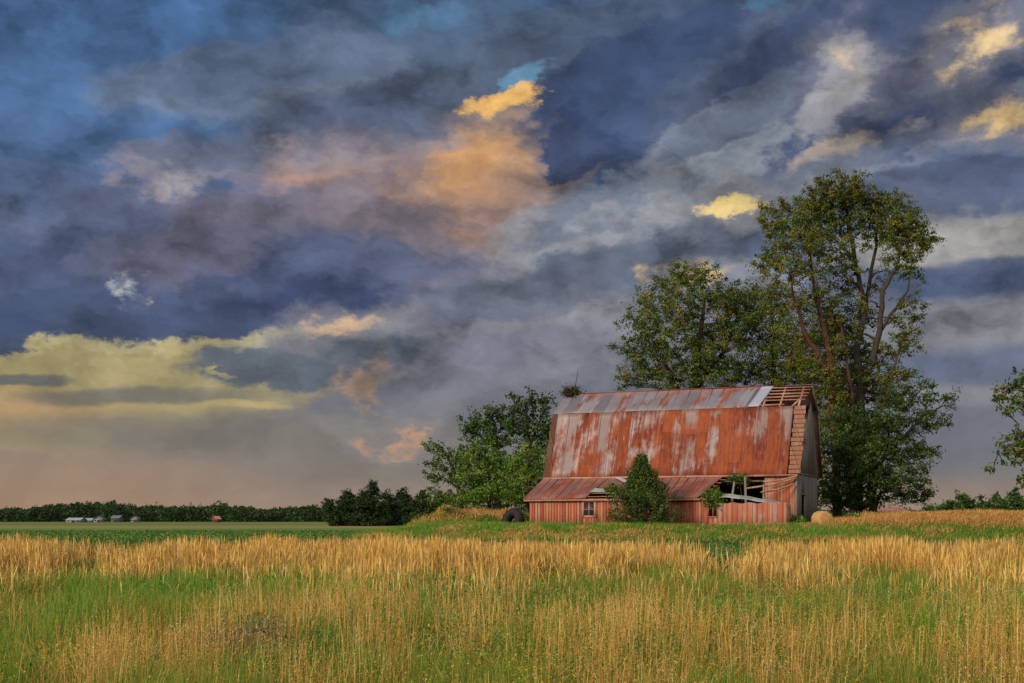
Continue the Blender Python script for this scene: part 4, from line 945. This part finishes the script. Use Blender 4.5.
EDGE = lambda x: 39 + 2.5 * (vnoise(x, x * 0, 7, 5) - .5) * 2 + 1.5 * np.sin(x * .17) - 9.5 * np.exp(-((x - 5.4) / 1.7) ** 4)
def meadow():
    g = MB(); d = MB(); fl = MB(); wd = MB()
    for (y0, y1, dn, sw) in ((4, 11, 420, 1.0), (11, 20, 330, 1.25), (20, 30, 230, 1.6), (30, 44, 190, 1.8)):
        x, y = scatter(y0, y1, dn * 1.25, keep=lambda x, y: y < EDGE(x))
        n = len(x); ph = field_noise(x, y * .34, 2.6, 11); yl = field_noise(x, y * .34, 2.2, 21)
        tf = field_noise(x, y * .7, .7, 141); h = (.26 + .30 * rng.random(n)) * (.4 + .8 * ph + .6 * sstep(.45, .7, tf))
        col = pick(GRN, n) * (.45 + 1.1 * ph[:, None])
        ym = (yl + .12 * rng.random(n) + .10 * (1 - sstep(10, 15, y)) + .10 * sstep(0, 5, x) * (1 - sstep(12, 22, y)) > .60); col[ym] = pick(YEL, int(ym.sum())) * .95
        blades(g, x, y, h, .0075 * sw * (.6 + .7 * rng.random(n)), .08 + .42 * rng.random(n) ** 2, col, (0, .4, .75, 1), (1, .9, .6, .12))
        # dry stalks: thick in the far band, open in the middle, patchy in front
        x, y = scatter(y0, y1, dn * 1.9, keep=lambda x, y: y < EDGE(x) - .5 + rng.normal(size=len(x)) * 1.8)
        n = len(x); m1 = field_noise(x, y * .34, 2.4, 31); m2 = field_noise(x, y * .5, 1.0, 41)
        back = .86 * sstep(28.5, 33, y + (m1 - .5) * 14 + (m2 - .5) * 5) + .10 * sstep(20, 33, y + (m1 - .5) * 22)
        patch = sstep(.46, .60, m1 * .6 + m2 * .4)
        prob = .85 * back * (.10 + .90 * sstep(.34, .56, m2)) + .010 + .035 * sstep(.52, .66, m2) + .12 * patch * (1 - sstep(12.0, 18.5, y + (m1 - .5) * 12)) + .055 * sstep(.56, .66, m1)
        m3 = field_noise(x, y * .7, .5, 131); prob = prob * (.25 + 1.5 * sstep(.40, .62, m3))
        k = rng.random(n) < prob; x, y, m1, m2 = x[k], y[k], m1[k], m2[k]; n = len(x)
        tall = sstep(20, 31, y); h = (.40 + .46 * rng.random(n)) * (1 - tall) + (.62 + .46 * rng.random(n)) * tall
        h *= (.5 + .7 * m2 + .4 * m1)
        col = pick(TAN, n) * (.8 + .4 * m1[:, None])
        near = y1 <= 20
        V = blades(d, x, y, h, .0044 * sw * (.6 + .7 * rng.random(n)), .03 + .45 * rng.random(n) ** 2.5, col, (0, .4, .66, .76, .9, 1), (1, .9, .8, .7, .5, .3) if near else (1, .9, .8, 1.9, 2.1, .3), .25, .6, pick(STEM, n), .72)
        if near:                                    # loose seed heads on the stalks close by
            ii = np.repeat(np.arange(n), 11); f = rng.random(len(ii))[:, None]; cen = V[ii, 2] * (1 - f) * .6 + V[ii, 2] * 0 + V[ii, 3] * (1 - f) * .4 + V[ii, 5] * f
            cen = cen + rng.normal(size=cen.shape) * np.array([.011, .011, .008]) * (1.2 - f); leaves(d, cen, .012, col[ii] * .9, .1, None, .15)
        # leaning dead stems and broad weeds break the upright rhythm
        x, y = scatter(y0, y1, dn * .10, keep=lambda x, y: y < EDGE(x) - 1); n = len(x)
        blades(d, x, y, .35 + .5 * rng.random(n), .005 * sw * (.6 + .7 * rng.random(n)), .5 + .8 * rng.random(n), pick(TAN, n) * .85, (0, .4, .8, 1), (1, .9, .8, .3), .25, .35)
        x, y = scatter(y0, y1, dn * .10, keep=lambda x, y: (y < 30) & (field_noise(x, y, 2.4, 101) > .56)); n = len(x); hh = .3 + .4 * rng.random(n)
        ii = np.repeat(np.arange(n), 12); cen = np.stack([x, y, ground_z(x, y)], 1)[ii] + np.stack([rng.normal(size=len(ii)) * .07, rng.normal(size=len(ii)) * .07, hh[ii] * rng.uniform(.35, 1.05, len(ii))], 1)
        leaves(g, cen, .024 * sw ** .5, pick(np.array([(.10, .27, .035), (.16, .31, .045), (.08, .21, .03), (.24, .30, .05)]), len(ii)), .5)
    # yellow flowers low on the right, brown seed heads low on the left
    x, y = scatter(8, 15, 34, keep=lambda x, y: (field_noise(x, y, 1.6, 51) + .14 * sstep(1.5, 5, x) + .1 * (rng.random(len(x)) - .5) > .62)); n = len(x)
    h = .38 + .25 * rng.random(n); blades(fl, x, y, h, np.full(n, .008), .2 + .2 * rng.random(n), pick(GRN, n), (0, .5, .85, 1), (1, .9, .7, .4))
    z = ground_z(x, y); ii = np.repeat(np.arange(n), 9); cen = np.stack([x, y, z + h * .97], 1)[ii] + rng.normal(size=(len(ii), 3)) * np.array([.05, .05, .04]); leaves(fl, cen, .018, np.tile((.42, .36, .03), (len(ii), 1)), .6)
    x, y = scatter(10, 20, 50, keep=lambda x, y: np.exp(-(((x + 2.9) / .75) ** 2 + ((y - 14.2 - .5 * x) / .9) ** 2)) > .35 + .5 * rng.random(len(x))); n = len(x)
    h = .5 + .2 * rng.random(n); blades(wd, x, y, h, np.full(n, .012), .2 + .3 * rng.random(n), np.tile((.22, .16, .09), (n, 1)), (0, .5, .85, 1), (1, .9, .7, .5))
    z = ground_z(x, y); ii = np.repeat(np.arange(n), 22); cen = np.stack([x, y, z], 1)[ii] + np.stack([rng.normal(size=len(ii)) * .06, rng.normal(size=len(ii)) * .06, h[ii] * rng.uniform(.35, 1.05, len(ii))], 1)
    leaves(wd, cen, .026, pick(np.array([(.34, .26, .16), (.22, .17, .10), (.10, .12, .04), (.42, .33, .22)]), len(ii)), .3)
    tag(g.build('green_grass', M_GRASS), 'green meadow grass in the foreground', 'grass', kind='stuff')
    tag(d.build('dry_grass', M_GRASS), 'tall tan seeding grass stalks in the meadow', 'grass', kind='stuff')
    tag(fl.build('yellow_wildflowers', M_GRASS), 'yellow-flowered weeds low in the right foreground', 'wildflowers', kind='stuff')
    tag(wd.build('dried_weeds', M_GRASS), 'brown dried weeds among the grass in the left foreground', 'weeds', kind='stuff')
meadow()
def crops():
    mb = MB()
    for (y0, y1, dn, sz) in ((31, 60, 130, .10), (60, 90, 60, .14), (90, 150, 16, .16)):
        def keep(x, y): return (ground_z(x, y) < .25) & (y > EDGE(x) + 2)
        x, y = scatter(y0, y1, dn, .5, keep)
        row = np.round(y / .76) * .76; y = row + rng.normal(size=len(y)) * .16
        n = len(x); z = ground_z(x, y) + rng.uniform(.05, .36, n) * (.8 + .4 * field_noise(x, y, 20, 61))
        col = pick(np.array([(.055, .145, .03), (.075, .175, .035), (.11, .20, .045), (.16, .20, .055)]), n) * (.75 + .5 * field_noise(x, y, 14, 71)[:, None])
        leaves(mb, np.stack([x, y, z], 1), sz, col, .9)
    tag(mb.build('bean_crop', M_LEAF), 'low green bean crop in rows between meadow and barn', 'crop', kind='stuff')
crops()
def bank_grass():
    g = MB(); d = MB()
    def onbank(x, y):
        u, w = barn_local(x, y); inside = (u > -.1) & (u < BL + .1) & (w > -4.4) & (w < BW + .2)
        return (ground_z(x, y) > .10) & ~inside
    for (y0, y1, dn) in ((74, 100, 64), (100, 122, 36), (122, 150, 10)):
        x, y = scatter(y0, y1, dn, .5, onbank); n = len(x); z = ground_z(x, y); u, w = barn_local(x, y)
        f = field_noise(x, y, 7, 81)
        f2 = field_noise(x, y * .5, 1.3, 111); h = (.16 + .36 * rng.random(n)) * (.5 + .6 * f + .6 * f2); near = ((w < -4.3) & (w > -7) & (u > -2) & (u < 22)); h[near] *= .8
        col = pick(GRN, n) * (.8 + .5 * f[:, None])
        blades(g, x, y, h, .04 * (.7 + .6 * rng.random(n)), .3 + .4 * rng.random(n), col, (0, .5, 1), (1, .8, .15))
        x, y = scatter(y0, y1, dn * 1.9, .5, onbank); n = len(x); z = ground_z(x, y); u, w = barn_local(x, y); f = field_noise(x, y, 6, 91)
        foot = np.exp(-((z - .22) / .2) ** 2)                                            # dry fringe at the foot of the bank
        right = sstep(21.5, 25, u) * sstep(-9, -5.5, w); left = sstep(-1.2, -2.2, u) * sstep(.6, 1.2, z)
        f2 = field_noise(x, y * .5, 1.6, 121); k = rng.random(n) < .06 + .30 * sstep(.52, .66, f2) + .8 * foot * sstep(.36, .55, f) + .85 * right + .34 * left * sstep(103, 110, y) * sstep(.8, 1.4, z) * (.4 + 1.2 * f2) + .16 * sstep(.56, .66, f)
        x, y, right, left = x[k], y[k], right[k], left[k]; n = len(x); h = (.25 + .45 * rng.random(n)) * (.6 + .8 * f2[k]) * (.75 + .5 * right + .55 * left * sstep(104, 110, y))
        blades(d, x, y, h, .02 * (.7 + .6 * rng.random(n)), .15 + .35 * rng.random(n), pick(TAN, n) * np.array([[.85, .75, .8]]), (0, .55, .8, 1), (.8, .8, 1.6, .3), .25, .4, pick(STEM, n))
    tag(g.build('bank_grass', M_GRASS), 'green grass on the bank round the barn', 'grass', kind='stuff')
    tag(d.build('bank_dry_grass', M_GRASS), 'tan dry grass on the bank round the barn', 'grass', kind='stuff')
bank_grass()
